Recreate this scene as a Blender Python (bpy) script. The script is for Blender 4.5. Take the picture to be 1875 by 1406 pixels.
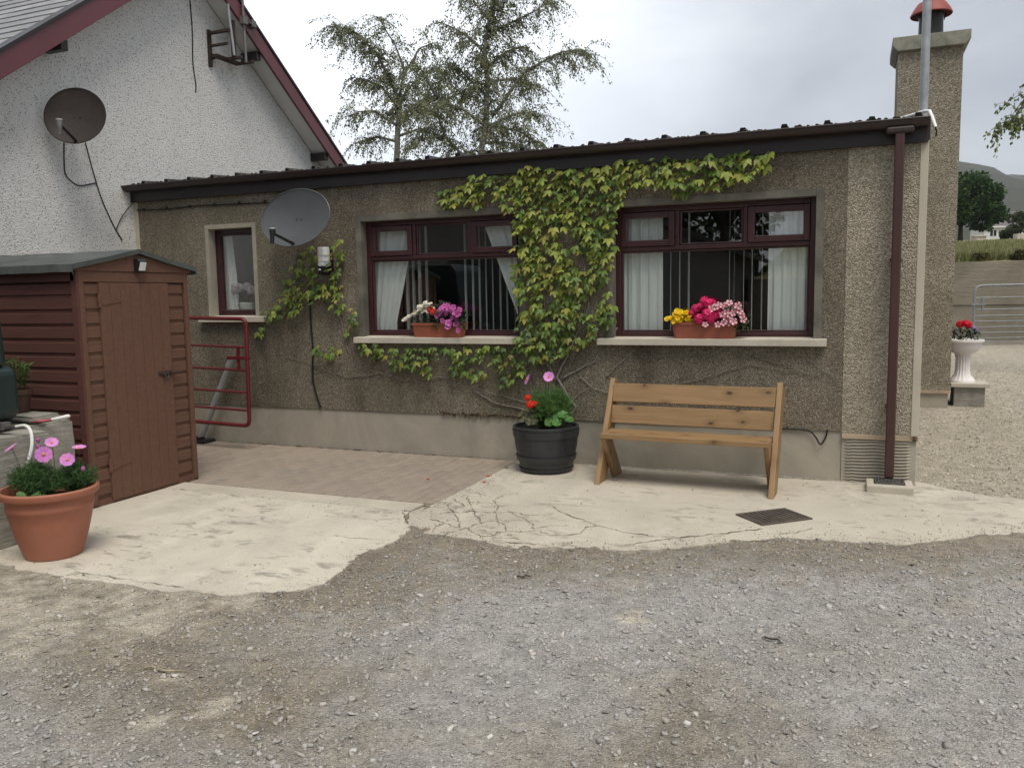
import bpy, math, random
import numpy as np
from mathutils import Vector, Matrix, noise as mnoise
random.seed(7); rng = np.random.default_rng(7)
R = math.radians
S = bpy.context.scene
for o in list(bpy.data.objects): bpy.data.objects.remove(o)
COL = S.collection

# ---------------------------------------------------------------- camera
cd = bpy.data.cameras.new('camera'); cam = bpy.data.objects.new('camera', cd); COL.objects.link(cam)
cR = Vector((0.92583418, 0.37758387, -0.01617103)); cU = Vector((-0.02516213, 0.10427796, 0.99422984)); cF = Vector((-0.37709143, 0.92008507, -0.10604492))
M = Matrix.Identity(4)
for i in range(3):
    M[i][0] = cR[i]; M[i][1] = cU[i]; M[i][2] = -cF[i]
M[0][3], M[1][3], M[2][3] = 0.0, -7.1343, 1.545
cam.matrix_world = M
cd.sensor_width = 36; cd.lens = 36 * 1518.4 / 1875; cd.clip_start = .05; cd.clip_end = 9000
S.camera = cam
S.render.resolution_x = 1024; S.render.resolution_y = 767

# ---------------------------------------------------------------- sky, sun, exposure
SUN_EL, SUN_AZ = R(62), R(140)                 # direction towards the veiled sun: behind the photographer, to the right
sdir = Vector((math.sin(SUN_AZ) * math.cos(SUN_EL), math.cos(SUN_AZ) * math.cos(SUN_EL), math.sin(SUN_EL)))
W = bpy.data.worlds.new('World'); S.world = W; W.use_nodes = True
nt = W.node_tree; nt.nodes.clear()
def wn(t, **k):
    n = nt.nodes.new(t)
    for a, b in k.items(): setattr(n, a, b)
    return n
out = wn('ShaderNodeOutputWorld'); bg = wn('ShaderNodeBackground'); bg.inputs[1].default_value = 1.0
sky = wn('ShaderNodeTexSky', sky_type='NISHITA', sun_disc=False, sun_elevation=SUN_EL, sun_rotation=SUN_AZ, dust_density=2.0)
sk = wn('ShaderNodeMix', data_type='RGBA', blend_type='MULTIPLY'); sk.inputs[0].default_value = 1
sk.inputs[7].default_value = (.10, .10, .10, 1)
tc = wn('ShaderNodeTexCoord'); mp = wn('ShaderNodeMapping'); mp.inputs['Scale'].default_value = (1.0, 1.0, 2.6)
mp.inputs['Location'].default_value = (.35, .2, .1)
nz = wn('ShaderNodeTexNoise'); nz.inputs['Scale'].default_value = 2.1; nz.inputs['Detail'].default_value = 6; nz.inputs['Roughness'].default_value = .52; nz.inputs['Distortion'].default_value = .4
cr = wn('ShaderNodeValToRGB'); e = cr.color_ramp.elements
e[0].position = .34; e[0].color = (.280, .297, .327, 1); e[1].position = .66; e[1].color = (.44, .455, .475, 1)
dot = wn('ShaderNodeVectorMath', operation='DOT_PRODUCT'); dot.inputs[1].default_value = Vector((-.62, .74, .26)).normalized()     # thinner, brighter cloud beyond the birches
nrm = wn('ShaderNodeVectorMath', operation='NORMALIZE')
mr = wn('ShaderNodeMapRange', interpolation_type='SMOOTHSTEP'); mr.inputs[1].default_value = .80; mr.inputs[2].default_value = 1.0; mr.inputs[3].default_value = 1.0; mr.inputs[4].default_value = 1.95
mul = wn('ShaderNodeMix', data_type='RGBA', blend_type='MULTIPLY'); mul.inputs[0].default_value = 1
mx = wn('ShaderNodeMix', data_type='RGBA'); mx.inputs[0].default_value = .88
L = nt.links.new
L(tc.outputs['Generated'], mp.inputs[0]); L(mp.outputs[0], nz.inputs['Vector']); L(nz.outputs[0], cr.inputs[0])
L(tc.outputs['Generated'], nrm.inputs[0]); L(nrm.outputs[0], dot.inputs[0]); L(dot.outputs['Value'], mr.inputs[0])
L(cr.outputs[0], mul.inputs[6]); L(mr.outputs[0], mul.inputs[7])
L(sky.outputs[0], sk.inputs[6]); L(sk.outputs[2], mx.inputs[6]); L(mul.outputs[2], mx.inputs[7])
L(mx.outputs[2], bg.inputs[0]); L(bg.outputs[0], out.inputs[0])
sl = bpy.data.lights.new('sun', 'SUN'); so = bpy.data.objects.new('sun', sl); COL.objects.link(so)
sl.energy = 1.5; sl.angle = R(28); sl.color = (1, .93, .83)
so.rotation_euler = (-sdir).to_track_quat('-Z', 'Y').to_euler(); so.location = sdir * 60
S.view_settings.view_transform = 'Standard'; S.view_settings.look = 'None'; S.view_settings.gamma = 1
S.view_settings.exposure = 0.90

# ---------------------------------------------------------------- materials
MATS = {}
class NT:
    def __init__(s, name):
        s.m = bpy.data.materials.new(name); s.m.use_nodes = True; s.t = s.m.node_tree
        s.p = s.t.nodes['Principled BSDF']; s.o = s.t.nodes['Material Output']; MATS[name] = s.m
        s.tc = s.t.nodes.new('ShaderNodeTexCoord'); s.co = s.tc.outputs['Object']
    def n(s, t, **k):
        q = s.t.nodes.new(t)
        for a, b in k.items(): setattr(q, a, b)
        return q
    def l(s, a, b): s.t.links.new(a, b)
    def map(s, scale=(1, 1, 1), rot=(0, 0, 0)):
        q = s.n('ShaderNodeMapping'); q.inputs['Scale'].default_value = scale; q.inputs['Rotation'].default_value = rot; s.l(s.co, q.inputs[0]); return q.outputs[0]
    def noise(s, scale, detail=4, rough=.55, vec=None, dist=0):
        q = s.n('ShaderNodeTexNoise'); q.inputs['Scale'].default_value = scale; q.inputs['Detail'].default_value = detail; q.inputs['Roughness'].default_value = rough
        q.inputs['Distortion'].default_value = dist; s.l(vec or s.co, q.inputs['Vector']); return q.outputs[0]
    def voro(s, scale, feature='F1', vec=None, rand=1, dim='3D'):
        q = s.n('ShaderNodeTexVoronoi', feature=feature, voronoi_dimensions=dim); q.inputs['Scale'].default_value = scale; q.inputs['Randomness'].default_value = rand; s.l(vec or s.co, q.inputs['Vector']); return q
    def ramp(s, fac, stops):
        q = s.n('ShaderNodeValToRGB'); el = q.color_ramp.elements
        while len(el) < len(stops): el.new(.5)
        for x, (p, c) in zip(el, stops):
            x.position = p; x.color = (c, c, c, 1) if isinstance(c, (int, float)) else (*c, 1)
        s.l(fac, q.inputs[0]); return q.outputs[0]
    def mix(s, fac, a, b, mode='MIX'):
        q = s.n('ShaderNodeMix', data_type='RGBA', blend_type=mode)
        for v, i in ((fac, 0), (a, 6), (b, 7)):
            if isinstance(v, (int, float)): q.inputs[i].default_value = v if i == 0 else (v, v, v, 1)
            elif isinstance(v, tuple): q.inputs[i].default_value = (*v, 1)
            else: s.l(v, q.inputs[i])
        return q.outputs[2]
    def math(s, op, a, b=None):
        q = s.n('ShaderNodeMath', operation=op)
        for v, i in ((a, 0), (b, 1)):
            if v is None: continue
            if isinstance(v, (int, float)): q.inputs[i].default_value = v
            else: s.l(v, q.inputs[i])
        return q.outputs[0]
    def bump(s, h, strength=.5, dist=.01):
        q = s.n('ShaderNodeBump'); q.inputs['Strength'].default_value = strength; q.inputs['Distance'].default_value = dist; s.l(h, q.inputs['Height']); s.l(q.outputs[0], s.p.inputs['Normal'])
    def set(s, col=None, rough=.8, spec=.3, metal=0):
        if col is not None:
            if isinstance(col, tuple): s.p.inputs['Base Color'].default_value = (*col, 1)
            else: s.l(col, s.p.inputs['Base Color'])
        if isinstance(rough, (int, float)): s.p.inputs['Roughness'].default_value = rough
        else: s.l(rough, s.p.inputs['Roughness'])
        s.p.inputs['Specular IOR Level'].default_value = spec; s.p.inputs['Metallic'].default_value = metal
        return s.m
def sc(c, k): return tuple(min(1, x * k) for x in c)
def basic(name, col, rough=.7, var=.22, scale=6, fine=90, bump=.15, spec=.35, metal=0, bd=.004, dirt=None):
    t = NT(name)
    c = t.mix(t.ramp(t.noise(scale, 5, .6), [(.3, 0), (.7, 1)]), sc(col, 1 - var), sc(col, 1 + var))
    c = t.mix(t.ramp(t.noise(fine, 3), [(.35, 0), (.65, 1)]), c, t.mix(1.0, c, (1 - var * .6,) * 3, 'MULTIPLY'))
    if dirt: c = t.mix(t.ramp(t.noise(2.3, 6, .65), [(.5, 0), (.72, .75)]), c, dirt)
    if bump: t.bump(t.noise(fine * 1.3, 4), bump, bd)
    return t.set(c, t.ramp(t.noise(scale * 2, 3), [(.3, rough * .85), (.7, min(1, rough * 1.12))]), spec, metal)

def dash(name, tones, scale, bumpd, stain=None, white=False, depth=.7):
    t = NT(name)
    wv = t.mix(.012 if not white else .02, t.co, t.n('ShaderNodeTexNoise').outputs[1], 'ADD')
    v = t.voro(scale); col = t.n('ShaderNodeSeparateColor'); t.l(v.outputs['Color'], col.inputs[0])
    c = t.ramp(col.outputs[0], tones)
    gap = t.ramp(v.outputs['Distance'], [(.25, 1), (.75, depth)])
    c = t.mix(1.0, c, gap, 'MULTIPLY')
    c = t.mix(1.0, c, t.ramp(t.noise(1.1, 6, .65), [(.3, .78), (.7, 1.16)]), 'MULTIPLY')
    if stain:
        st = t.noise(1.6, 7, .7, t.map((1.0, 1.0, .35)))
        c = t.mix(t.ramp(st, [(.47, 0), (.70, .78)]), c, t.mix(1.0, c, stain, 'MULTIPLY'))
        gr = t.noise(.9, 5, .6, t.map((1, 1, .8)))
        c = t.mix(t.ramp(gr, [(.5, 0), (.8, .45)]), c, (.12, .125, .07))
    h = t.math('SUBTRACT', 1.0, v.outputs['Distance'])
    h2 = t.math('ADD', h, t.math('MULTIPLY', t.noise(scale * .35, 3), 1.2))
    t.bump(h2, .9, bumpd)
    return t.set(c, .92, .15)
dash('old_dash', [(0, (.115, .096, .070)), (.3, (.205, .174, .128)), (.62, (.265, .228, .172)), (.88, (.335, .295, .23)), (1, (.50, .455, .375))], 150, .008, (.42, .415, .39))
dash('new_dash', [(0, (.29, .25, .185)), (.3, (.39, .345, .262)), (.7, (.46, .41, .318)), (1, (.58, .53, .43))], 85, .012, None, depth=.62)
dash('chimney_dash', [(0, (.22, .19, .14)), (.3, (.33, .29, .22)), (.7, (.41, .365, .285)), (1, (.56, .51, .42))], 85, .011, (.75, .75, .71), depth=.62)
# white wet-dash with dark chips showing
t = NT('white_dash')
v = t.voro(55); sp = t.n('ShaderNodeSeparateColor'); t.l(v.outputs['Color'], sp.inputs[0])
chip = t.math('MULTIPLY', t.ramp(sp.outputs[1], [(.68, 0), (.76, .9)]), t.ramp(v.outputs['Distance'], [(.18, 1), (.42, 0)]))
v2 = t.voro(95); s2 = t.n('ShaderNodeSeparateColor'); t.l(v2.outputs['Color'], s2.inputs[0])
chip2 = t.math('MULTIPLY', t.ramp(s2.outputs[1], [(.72, 0), (.8, .8)]), t.ramp(v2.outputs['Distance'], [(.2, 1), (.5, 0)]))
c = t.mix(t.ramp(t.noise(1.2, 6, .65), [(.3, 0), (.75, 1)]), (.90, .89, .865), (.80, .79, .765))
c = t.mix(chip2, c, (.34, .335, .32)); c = t.mix(chip, c, (.10, .10, .097))
t.bump(t.math('ADD', t.math('MULTIPLY', v2.outputs['Distance'], -.6), t.noise(45, 5, .7)), 1.0, .02); t.set(c, .9, .2)

def concrete(name, col, dark, cs=1.6, speck=.5, light=None, fleck=0):
    t = NT(name)
    c = t.mix(t.ramp(t.noise(cs, 8, .65, dist=.6), [(.38, 0), (.66, 1)]), col, dark)
    if light: c = t.mix(t.ramp(t.noise(cs * 2.2, 7, .7, t.map((1, .5, 1))), [(.52, 0), (.66, .8)]), c, light)
    if fleck:
        a = t.ramp(t.noise(9, 9, .72, t.map((.55, 1.2, 1)), 1.0), [(.53, 0), (.60, 1)]); b = t.ramp(t.noise(1.3, 4, .6), [(.42, 0), (.56, 1)])
        c = t.mix(t.math('MULTIPLY', t.math('MULTIPLY', a, b), fleck), c, sc(dark, .62))
        q = t.voro(16); qs = t.n('ShaderNodeSeparateColor'); t.l(q.outputs['Color'], qs.inputs[0]); c = t.mix(t.math('MULTIPLY', t.ramp(qs.outputs[0], [(.80, 0), (.9, .8)]), t.ramp(q.outputs['Distance'], [(.05, 1), (.13, 0)])), c, (.14, .12, .09))
    c = t.mix(t.math('MULTIPLY', t.ramp(t.noise(170, 3, .6), [(.56, 0), (.68, 1)]), speck), c, sc(dark, .6))
    v = t.voro(120); c = t.mix(t.ramp(v.outputs['Distance'], [(.03, .5), (.14, 0)]), c, sc(col, .55))
    t.bump(t.math('ADD', t.noise(140, 5, .7), t.math('MULTIPLY', t.noise(9, 4), 2.0)), .35, .004)
    return t.set(c, .9, .2)
concrete('slab_concrete', (.56, .515, .425), (.465, .43, .36), light=(.61, .57, .48), fleck=1.0)
concrete('slab_old', (.52, .475, .39), (.43, .395, .325), 1.1, 1.0, (.57, .525, .435), .8)
concrete('plinth_concrete', (.40, .365, .30), (.27, .25, .205), 1.3, .3)
concrete('sill_concrete', (.52, .48, .40), (.42, .385, .32), 3, .8)
concrete('kerb_concrete', (.51, .465, .38), (.41, .375, .305), 3, .6)
concrete('block_concrete', (.34, .32, .28), (.22, .21, .18), 4, .8)
concrete('band_old', (.18, .168, .14), (.085, .082, .07), 2.5, .5)
concrete('band_small', (.36, .33, .265), (.27, .25, .205), 3, .4)
concrete('bead_beige', (.50, .455, .37), (.44, .40, .33), 3, .2)
concrete('retaining', (.29, .26, .20), (.20, .18, .14), .8, .5)
def strata(name, scale, strength, dist):             # horizontal shutter-board marks cast into concrete
    m = MATS[name]; nt_ = m.node_tree; b0 = [n for n in nt_.nodes if n.type == 'BUMP'][0]; tc_ = [n for n in nt_.nodes if n.type == 'TEX_COORD'][0]
    mp_ = nt_.nodes.new('ShaderNodeMapping'); mp_.inputs['Scale'].default_value = (.35, .35, 3.2); nt_.links.new(tc_.outputs['Object'], mp_.inputs[0])
    nz_ = nt_.nodes.new('ShaderNodeTexNoise'); nz_.inputs['Scale'].default_value = scale; nz_.inputs['Detail'].default_value = 6; nz_.inputs['Roughness'].default_value = .65; nt_.links.new(mp_.outputs[0], nz_.inputs['Vector'])
    b1 = nt_.nodes.new('ShaderNodeBump'); b1.inputs['Strength'].default_value = strength; b1.inputs['Distance'].default_value = dist; nt_.links.new(nz_.outputs[0], b1.inputs['Height']); nt_.links.new(b0.outputs[0], b1.inputs['Normal'])
    nt_.links.new(b1.outputs[0], [n for n in nt_.nodes if n.type == 'BSDF_PRINCIPLED'][0].inputs['Normal'])
strata('retaining', 7, .5, .03); strata('block_concrete', 9, .6, .02)
concrete('cap_concrete', (.30, .29, .24), (.17, .17, .13), 5, .6)
# ground: colour attribute carries the yard's patches of dirt, slate gravel and old concrete dust
t = NT('yard_ground'); at = t.n('ShaderNodeAttribute', attribute_name='Col')
g = t.mix(t.ramp(t.noise(140, 4, .7), [(.34, 0), (.66, 1)]), (.72, .72, .72), (1.28, 1.27, 1.24))
c = t.mix(1.0, at.outputs['Color'], g, 'MULTIPLY')
c = t.mix(1.0, c, t.ramp(t.noise(8, 9, .78, dist=.5), [(.34, .70), (.66, 1.30)]), 'MULTIPLY'); c = t.mix(1.0, c, t.ramp(t.noise(38, 6, .75), [(.34, .76), (.66, 1.24)]), 'MULTIPLY')
w4 = t.voro(42); s4 = t.n('ShaderNodeSeparateColor'); t.l(w4.outputs['Color'], s4.inputs[0]); c = t.mix(t.math('MULTIPLY', t.ramp(s4.outputs[0], [(.74, 0), (.86, .8)]), t.ramp(w4.outputs['Distance'], [(.16, 1), (.34, 0)])), c, (.50, .47, .41)); c = t.mix(t.math('MULTIPLY', t.ramp(s4.outputs[1], [(.78, 0), (.86, .7)]), t.ramp(w4.outputs['Distance'], [(.14, 1), (.30, 0)])), c, (.15, .135, .115))
v = t.voro(95); s3 = t.n('ShaderNodeSeparateColor'); t.l(v.outputs['Color'], s3.inputs[0])
c = t.mix(t.math('MULTIPLY', t.ramp(s3.outputs[0], [(.55, 0), (.95, .75)]), t.ramp(v.outputs['Distance'], [(.3, 1), (.55, 0)])), c, (.42, .41, .38))
c = t.mix(t.math('MULTIPLY', t.ramp(s3.outputs[1], [(.80, 0), (.9, .6)]), t.ramp(v.outputs['Distance'], [(.3, 1), (.55, 0)])), c, (.13, .125, .118))
t.bump(t.math('ADD', t.math('MULTIPLY', v.outputs['Distance'], -1.0), t.math('MULTIPLY', t.noise(30, 6, .7), 2.5)), .9, .012); t.set(c, .95, .15)
def colmat(name, rough=.7, spec=.3, trans=0, var=.25, nscale=60, bump=0):
    t = NT(name); at = t.n('ShaderNodeAttribute', attribute_name='Col')
    c = t.mix(t.ramp(t.noise(nscale, 3), [(.3, 0), (.7, 1)]), t.mix(1.0, at.outputs['Color'], (1 - var,) * 3, 'MULTIPLY'), t.mix(1.0, at.outputs['Color'], (1 + var,) * 3, 'MULTIPLY'))
    t.set(c, rough, spec)
    if bump: t.bump(t.noise(nscale * 2, 3), bump, .003)
    if trans:
        tr = t.n('ShaderNodeBsdfTranslucent'); t.l(c, tr.inputs[0]); ms = t.n('ShaderNodeMixShader'); ms.inputs[0].default_value = trans
        t.l(t.p.outputs[0], ms.inputs[1]); t.l(tr.outputs[0], ms.inputs[2]); t.l(ms.outputs[0], t.o.inputs[0])
    return t.m
colmat('stone', .85, .25, 0, .3, 220, .3); colmat('leaf', .48, .4, .28, .22, 45); colmat('petal', .6, .25, .25, .12, 60)
colmat('bark', .9, .15, 0, .4, 40, .5); colmat('far_leaf', .7, .2, .2, .3, 3)
# pavers: random tint for each piece
t = NT('paver'); oi = t.n('ShaderNodeObjectInfo')
c = t.ramp(oi.outputs['Random'], [(0, (.265, .225, .185)), (.3, (.295, .245, .20)), (.6, (.315, .262, .212)), (.85, (.285, .235, .19)), (1, (.25, .22, .19))])
c = t.mix(t.ramp(t.noise(130, 4, .7), [(.35, 0), (.65, 1)]), t.mix(1.0, c, (.72,) * 3, 'MULTIPLY'), t.mix(1.0, c, (1.2,) * 3, 'MULTIPLY'))
c = t.mix(t.ramp(t.noise(2.0, 5, .6), [(.45, 0), (.8, .5)]), c, (.34, .30, .24)); t.bump(t.noise(160, 4), .4, .003); t.set(c, .9, .2)
# roof slates
t = NT('slate'); oi = t.n('ShaderNodeObjectInfo')
c = t.ramp(oi.outputs['Random'], [(0, (.22, .225, .235)), (.5, (.27, .275, .285)), (1, (.32, .32, .325))])
c = t.mix(t.ramp(t.noise(5, 6, .7), [(.4, 0), (.75, .6)]), c, (.17, .17, .175)); t.bump(t.noise(40, 4), .3, .004); t.set(c, .7, .3)
def wood(name, a, b, knot=True, rough=.5, spec=.35, gs=1.0):
    t = NT(name); oi = t.n('ShaderNodeObjectInfo')
    off = t.n('ShaderNodeVectorMath', operation='MULTIPLY_ADD'); t.l(oi.outputs['Random'], off.inputs[0]); off.inputs[1].default_value = (7.3, 3.1, 5.7); t.l(t.co, off.inputs[2]); t.co = off.outputs[0]
    gv = t.map((1.2, 22 * gs, 22 * gs)); gn = t.noise(1.6, 7, .6, gv, 1.2)
    c = t.mix(t.ramp(gn, [(.32, 0), (.68, 1)]), b, a)
    c = t.mix(t.ramp(t.noise(2.5, 3), [(.35, 0), (.7, .5)]), c, sc(a, .78))
    if knot:
        kv = t.voro(3.0, vec=t.map((1.25, 2.4, 0.0)), dim='2D'); ks = t.n('ShaderNodeSeparateColor'); t.l(kv.outputs['Color'], ks.inputs[0])
        kd = t.math('ADD', kv.outputs['Distance'], t.math('MULTIPLY', t.noise(18, 4, .6), .19))
        k = t.math('MULTIPLY', t.ramp(kd, [(.12, 1), (.20, 0)]), t.ramp(ks.outputs[0], [(.30, 0), (.36, 1)]))
        halo = t.math('MULTIPLY', t.ramp(kd, [(.10, .75), (.42, 0)]), t.ramp(ks.outputs[0], [(.25, 0), (.3, 1)]))
        c = t.mix(halo, c, sc(b, .66)); c = t.mix(k, c, (.045, .024, .013))
    t.bump(gn, .12, .003)
    return t.set(c, rough, spec)
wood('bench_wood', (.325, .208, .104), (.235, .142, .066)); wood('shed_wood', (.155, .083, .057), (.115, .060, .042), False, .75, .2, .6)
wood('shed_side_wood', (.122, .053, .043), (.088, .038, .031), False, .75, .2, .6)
wood('raw_board', (.46, .36, .26), (.36, .27, .185))
basic('maroon_frame', (.050, .0165, .019), .32, .15, 3, 60, .03, .5)
basic('bargeboard', (.130, .037, .045), .38, .15, 1.5, 60, .05, .5)
basic('gutter_brown', (.034, .021, .020), .42, .15, 2, 60, .03, .45); basic('fascia_dark', (.022, .0165, .0165), .45, .2, 2, 40, .06, .45)
basic('downpipe_brown', (.060, .026, .024), .38, .12, 2, 60, .03, .5)
basic('roof_sheet', (.045, .042, .042), .55, .3, 3, 50, .1, .4, dirt=(.12, .13, .07))
basic('felt', (.090, .100, .095), .95, .25, 5, 180, .6, .2, bd=.006, dirt=(.17, .175, .16))
basic('terracotta', (.36, .138, .084), .62, .16, 2.5, 120, .08, .3, dirt=(.31, .15, .105)); basic('box_plastic', (.29, .09, .052), .5, .12, 5, 100, .05, .35)
basic('barrel_plastic', (.028, .031, .034), .42, .3, 6, 60, .2, .5); basic('soil', (.055, .036, .024), .95, .4, 20, 90, 1.0, .1, bd=.02)
basic('dish_grey', (.088, .093, .098), .38, .1, 3, 60, .02, .5); basic('dish_brown', (.045, .036, .033), .6, .3, 3, 60, .05, .25, dirt=(.022, .019, .018))
basic('black_plastic', (.014, .014, .015), .4, .15, 4, 80, .03, .4); basic('grey_plastic', (.30, .30, .295), .5, .15, 4, 80, .03, .4)
basic('white_plastic', (.78, .78, .76), .4, .06, 4, 80, .02, .4); basic('galvanised', (.36, .375, .39), .5, .2, 9, 80, .05, .4, .4)
basic('gate_grey', (.25, .26, .27), .55, .2, 9, 80, .05, .35, .3); basic('red_gate_paint', (.125, .014, .018), .4, .18, 6, 90, .05, .45); basic('rusty_iron', (.060, .042, .034), .75, .35, 14, 90, .4, .35, .3)
basic('cast_iron', (.115, .098, .082), .7, .3, 12, 100, .3, .35, .3, dirt=(.15, .125, .09)); basic('dark_green', (.012, .026, .024), .38, .15, 3, 60, .03, .45)
basic('urn_white', (.74, .70, .69), .6, .08, 4, 100, .08, .3); basic('cowl_red', (.28, .072, .060), .55, .2, 6, 80, .1, .35)
basic('cable_black', (.012, .012, .012), .55, .1, 4, 60, 0, .3); basic('pink_plastic', (.65, .10, .16), .45, .1, 6, 60, .02, .4)
basic('steel_aged', (.20, .19, .185), .5, .35, 14, 80, .2, .4, .6); basic('pot_brown', (.075, .038, .028), .7, .2, 6, 80, .1, .3)
basic('interior_wall', (.22, .21, .195), .9, .1, 2, 60, 0, .1); basic('interior_floor', (.10, .075, .055), .7, .2, 3, 40, 0, .2)
basic('blind_fabric', (.80, .82, .81), .8, .05, 5, 90, .05, .2); basic('barn_wall', (.20, .19, .17), .9, .3, .8, 30, .3, .2); basic('barn_roof', (.055, .052, .052), .7, .3, 2, 20, .2, .3)
basic('house_white', (.72, .71, .68), .9, .08, 1, 10, 0, .2); basic('house_roof', (.17, .155, .17), .8, .12, .5, 6, 0, .2); basic('van_white', (.75, .76, .78), .3, .05, 2, 10, 0, .5)
basic('crack_dirt', (.25, .22, .17), .95, .35, 25, 120, .5, .1); basic('moss_dark', (.055, .05, .03), .95, .5, 30, 120, 1, .1, bd=.01)
basic('hedge_dark', (.03, .05, .02), .9, .4, 2, 10, .5, .1)
t = NT('curtain'); c = t.mix(t.ramp(t.noise(60, 3, .5, t.map((1, 1, .02))), [(.35, 0), (.65, 1)]), (.86, .88, .87), (.93, .94, .93)); t.set(c, .9, .1)
tr = t.n('ShaderNodeBsdfTranslucent'); tr.inputs[0].default_value = (.7, .72, .7, 1); ms = t.n('ShaderNodeMixShader'); ms.inputs[0].default_value = .1
t.l(t.p.outputs[0], ms.inputs[1]); t.l(tr.outputs[0], ms.inputs[2]); t.l(ms.outputs[0], t.o.inputs[0])
t = NT('glass'); fr = t.n('ShaderNodeFresnel'); fr.inputs[0].default_value = 1.52
ge = t.n('ShaderNodeNewGeometry'); f2 = t.math('MULTIPLY', t.math('MINIMUM', t.math('MULTIPLY', fr.outputs[0], 4.2), 1.0), t.math('SUBTRACT', 1.0, ge.outputs['Backfacing']))   # the pane's outer face mirrors, its inner face only passes light
tb = t.n('ShaderNodeBsdfTransparent'); tb.inputs[0].default_value = (.95, .97, .96, 1); gb = t.n('ShaderNodeBsdfGlossy'); gb.inputs['Roughness'].default_value = .004
ms = t.n('ShaderNodeMixShader'); t.l(f2, ms.inputs[0]); t.l(tb.outputs[0], ms.inputs[1]); t.l(gb.outputs[0], ms.inputs[2]); t.l(ms.outputs[0], t.o.inputs[0])
bn = t.n('ShaderNodeBump'); bn.inputs['Strength'].default_value = .05; bn.inputs['Distance'].default_value = .01; t.l(t.noise(1.6, 1), bn.inputs['Height']); t.l(bn.outputs[0], gb.inputs['Normal'])
t = NT('field_grass'); c = t.mix(t.ramp(t.noise(.35, 7, .7), [(.35, 0), (.65, 1)]), (.17, .17, .075), (.25, .235, .115)); c = t.mix(t.ramp(t.noise(6, 4), [(.4, 0), (.7, .6)]), c, (.14, .15, .055)); t.set(c, .95, .1)
t = NT('hill_heather'); c = t.mix(t.ramp(t.noise(.006, 8, .62), [(.4, 0), (.62, 1)]), (.068, .074, .050), (.052, .056, .045)); c = t.mix(t.ramp(t.noise(.03, 6, .7), [(.45, 0), (.7, .6)]), c, (.085, .075, .05)); t.set(c, 1, 0)

# ---------------------------------------------------------------- mesh helpers
class MB:
    def __init__(s): s.v = []; s.f = []; s.c = []
    def add(s, v, f, col=None):
        b = len(s.v); s.v += [tuple(p) for p in v]; s.f += [tuple(i + b for i in q) for q in f]
        s.c += [col or (.5, .5, .5)] * len(v); return s
    def box(s, x0, x1, y0, y1, z0, z1, col=None):
        return s.add([(x0, y0, z0), (x1, y0, z0), (x1, y1, z0), (x0, y1, z0), (x0, y0, z1), (x1, y0, z1), (x1, y1, z1), (x0, y1, z1)],
                     [(0, 3, 2, 1), (4, 5, 6, 7), (0, 1, 5, 4), (1, 2, 6, 5), (2, 3, 7, 6), (3, 0, 4, 7)], col)
    def prism(s, poly, axis, a, b, col=None):        # poly in the two other axes, extruded along axis from a to b
        n = len(poly); mk = {0: lambda p, t: (t, p[0], p[1]), 1: lambda p, t: (p[0], t, p[1]), 2: lambda p, t: (p[0], p[1], t)}[axis]
        v = [mk(p, a) for p in poly] + [mk(p, b) for p in poly]
        return s.add(v, [tuple(range(n))[::-1], tuple(range(n, 2 * n))] + [(i, (i + 1) % n, n + (i + 1) % n, n + i) for i in range(n)], col)
    def tube(s, path, r, seg=8, col=None, caps=True):
        P = [Vector(p) for p in path]; n = len(P); rs = r if isinstance(r, (list, tuple)) else [r] * n
        v = []; f = []; up = None
        for i, p in enumerate(P):
            d = (P[min(i + 1, n - 1)] - P[max(i - 1, 0)]).normalized()
            if up is None: up = Vector((0, 0, 1)) if abs(d.z) < .9 else Vector((1, 0, 0))
            u = d.cross(up).normalized(); w = u.cross(d).normalized(); up = w
            for k in range(seg):
                a = 2 * math.pi * k / seg; v.append(p + (u * math.cos(a) + w * math.sin(a)) * rs[i])
        for i in range(n - 1):
            for k in range(seg): f.append((i * seg + k, i * seg + (k + 1) % seg, (i + 1) * seg + (k + 1) % seg, (i + 1) * seg + k))
        if caps: f += [tuple(range(seg))[::-1], tuple(range((n - 1) * seg, n * seg))]
        return s.add(v, f, col)
    def lathe(s, prof, seg=32, c=(0, 0, 0), col=None, fn=None, cap=True):
        v = []; f = []; n = len(prof)
        for r, z in prof:
            for k in range(seg):
                a = 2 * math.pi * k / seg; rr = r * (fn(a, z) if fn else 1)
                v.append((c[0] + rr * math.cos(a), c[1] + rr * math.sin(a), c[2] + z))
        for i in range(n - 1):
            for k in range(seg): f.append((i * seg + k, i * seg + (k + 1) % seg, (i + 1) * seg + (k + 1) % seg, (i + 1) * seg + k))
        if cap: f += [tuple(range(seg))[::-1], tuple(range((n - 1) * seg, n * seg))]
        return s.add(v, f, col)
    def xf(s, m):
        s.v = [tuple(m @ Vector(p)) for p in s.v]; return s
    def mesh(s, name, mat, smooth=False):
        me = bpy.data.meshes.new(name); me.from_pydata(s.v, [], s.f); me.materials.append(MATS[mat])
        a = me.color_attributes.new('Col', 'FLOAT_COLOR', 'POINT')
        a.data.foreach_set('color', np.c_[np.array(s.c, dtype=np.float32).reshape(-1, 3), np.ones(len(s.c), np.float32)].ravel())
        if smooth:
            me.polygons.foreach_set('use_smooth', [True] * len(me.polygons))
            if smooth != 'all': me.set_sharp_from_angle(angle=R(38))
        return me
    def build(s, name, mat, parent=None, smooth=False, bevel=0, loc=None, rot=None):
        return link(name, s.mesh(name, mat, smooth), parent, bevel, loc, rot)
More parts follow.
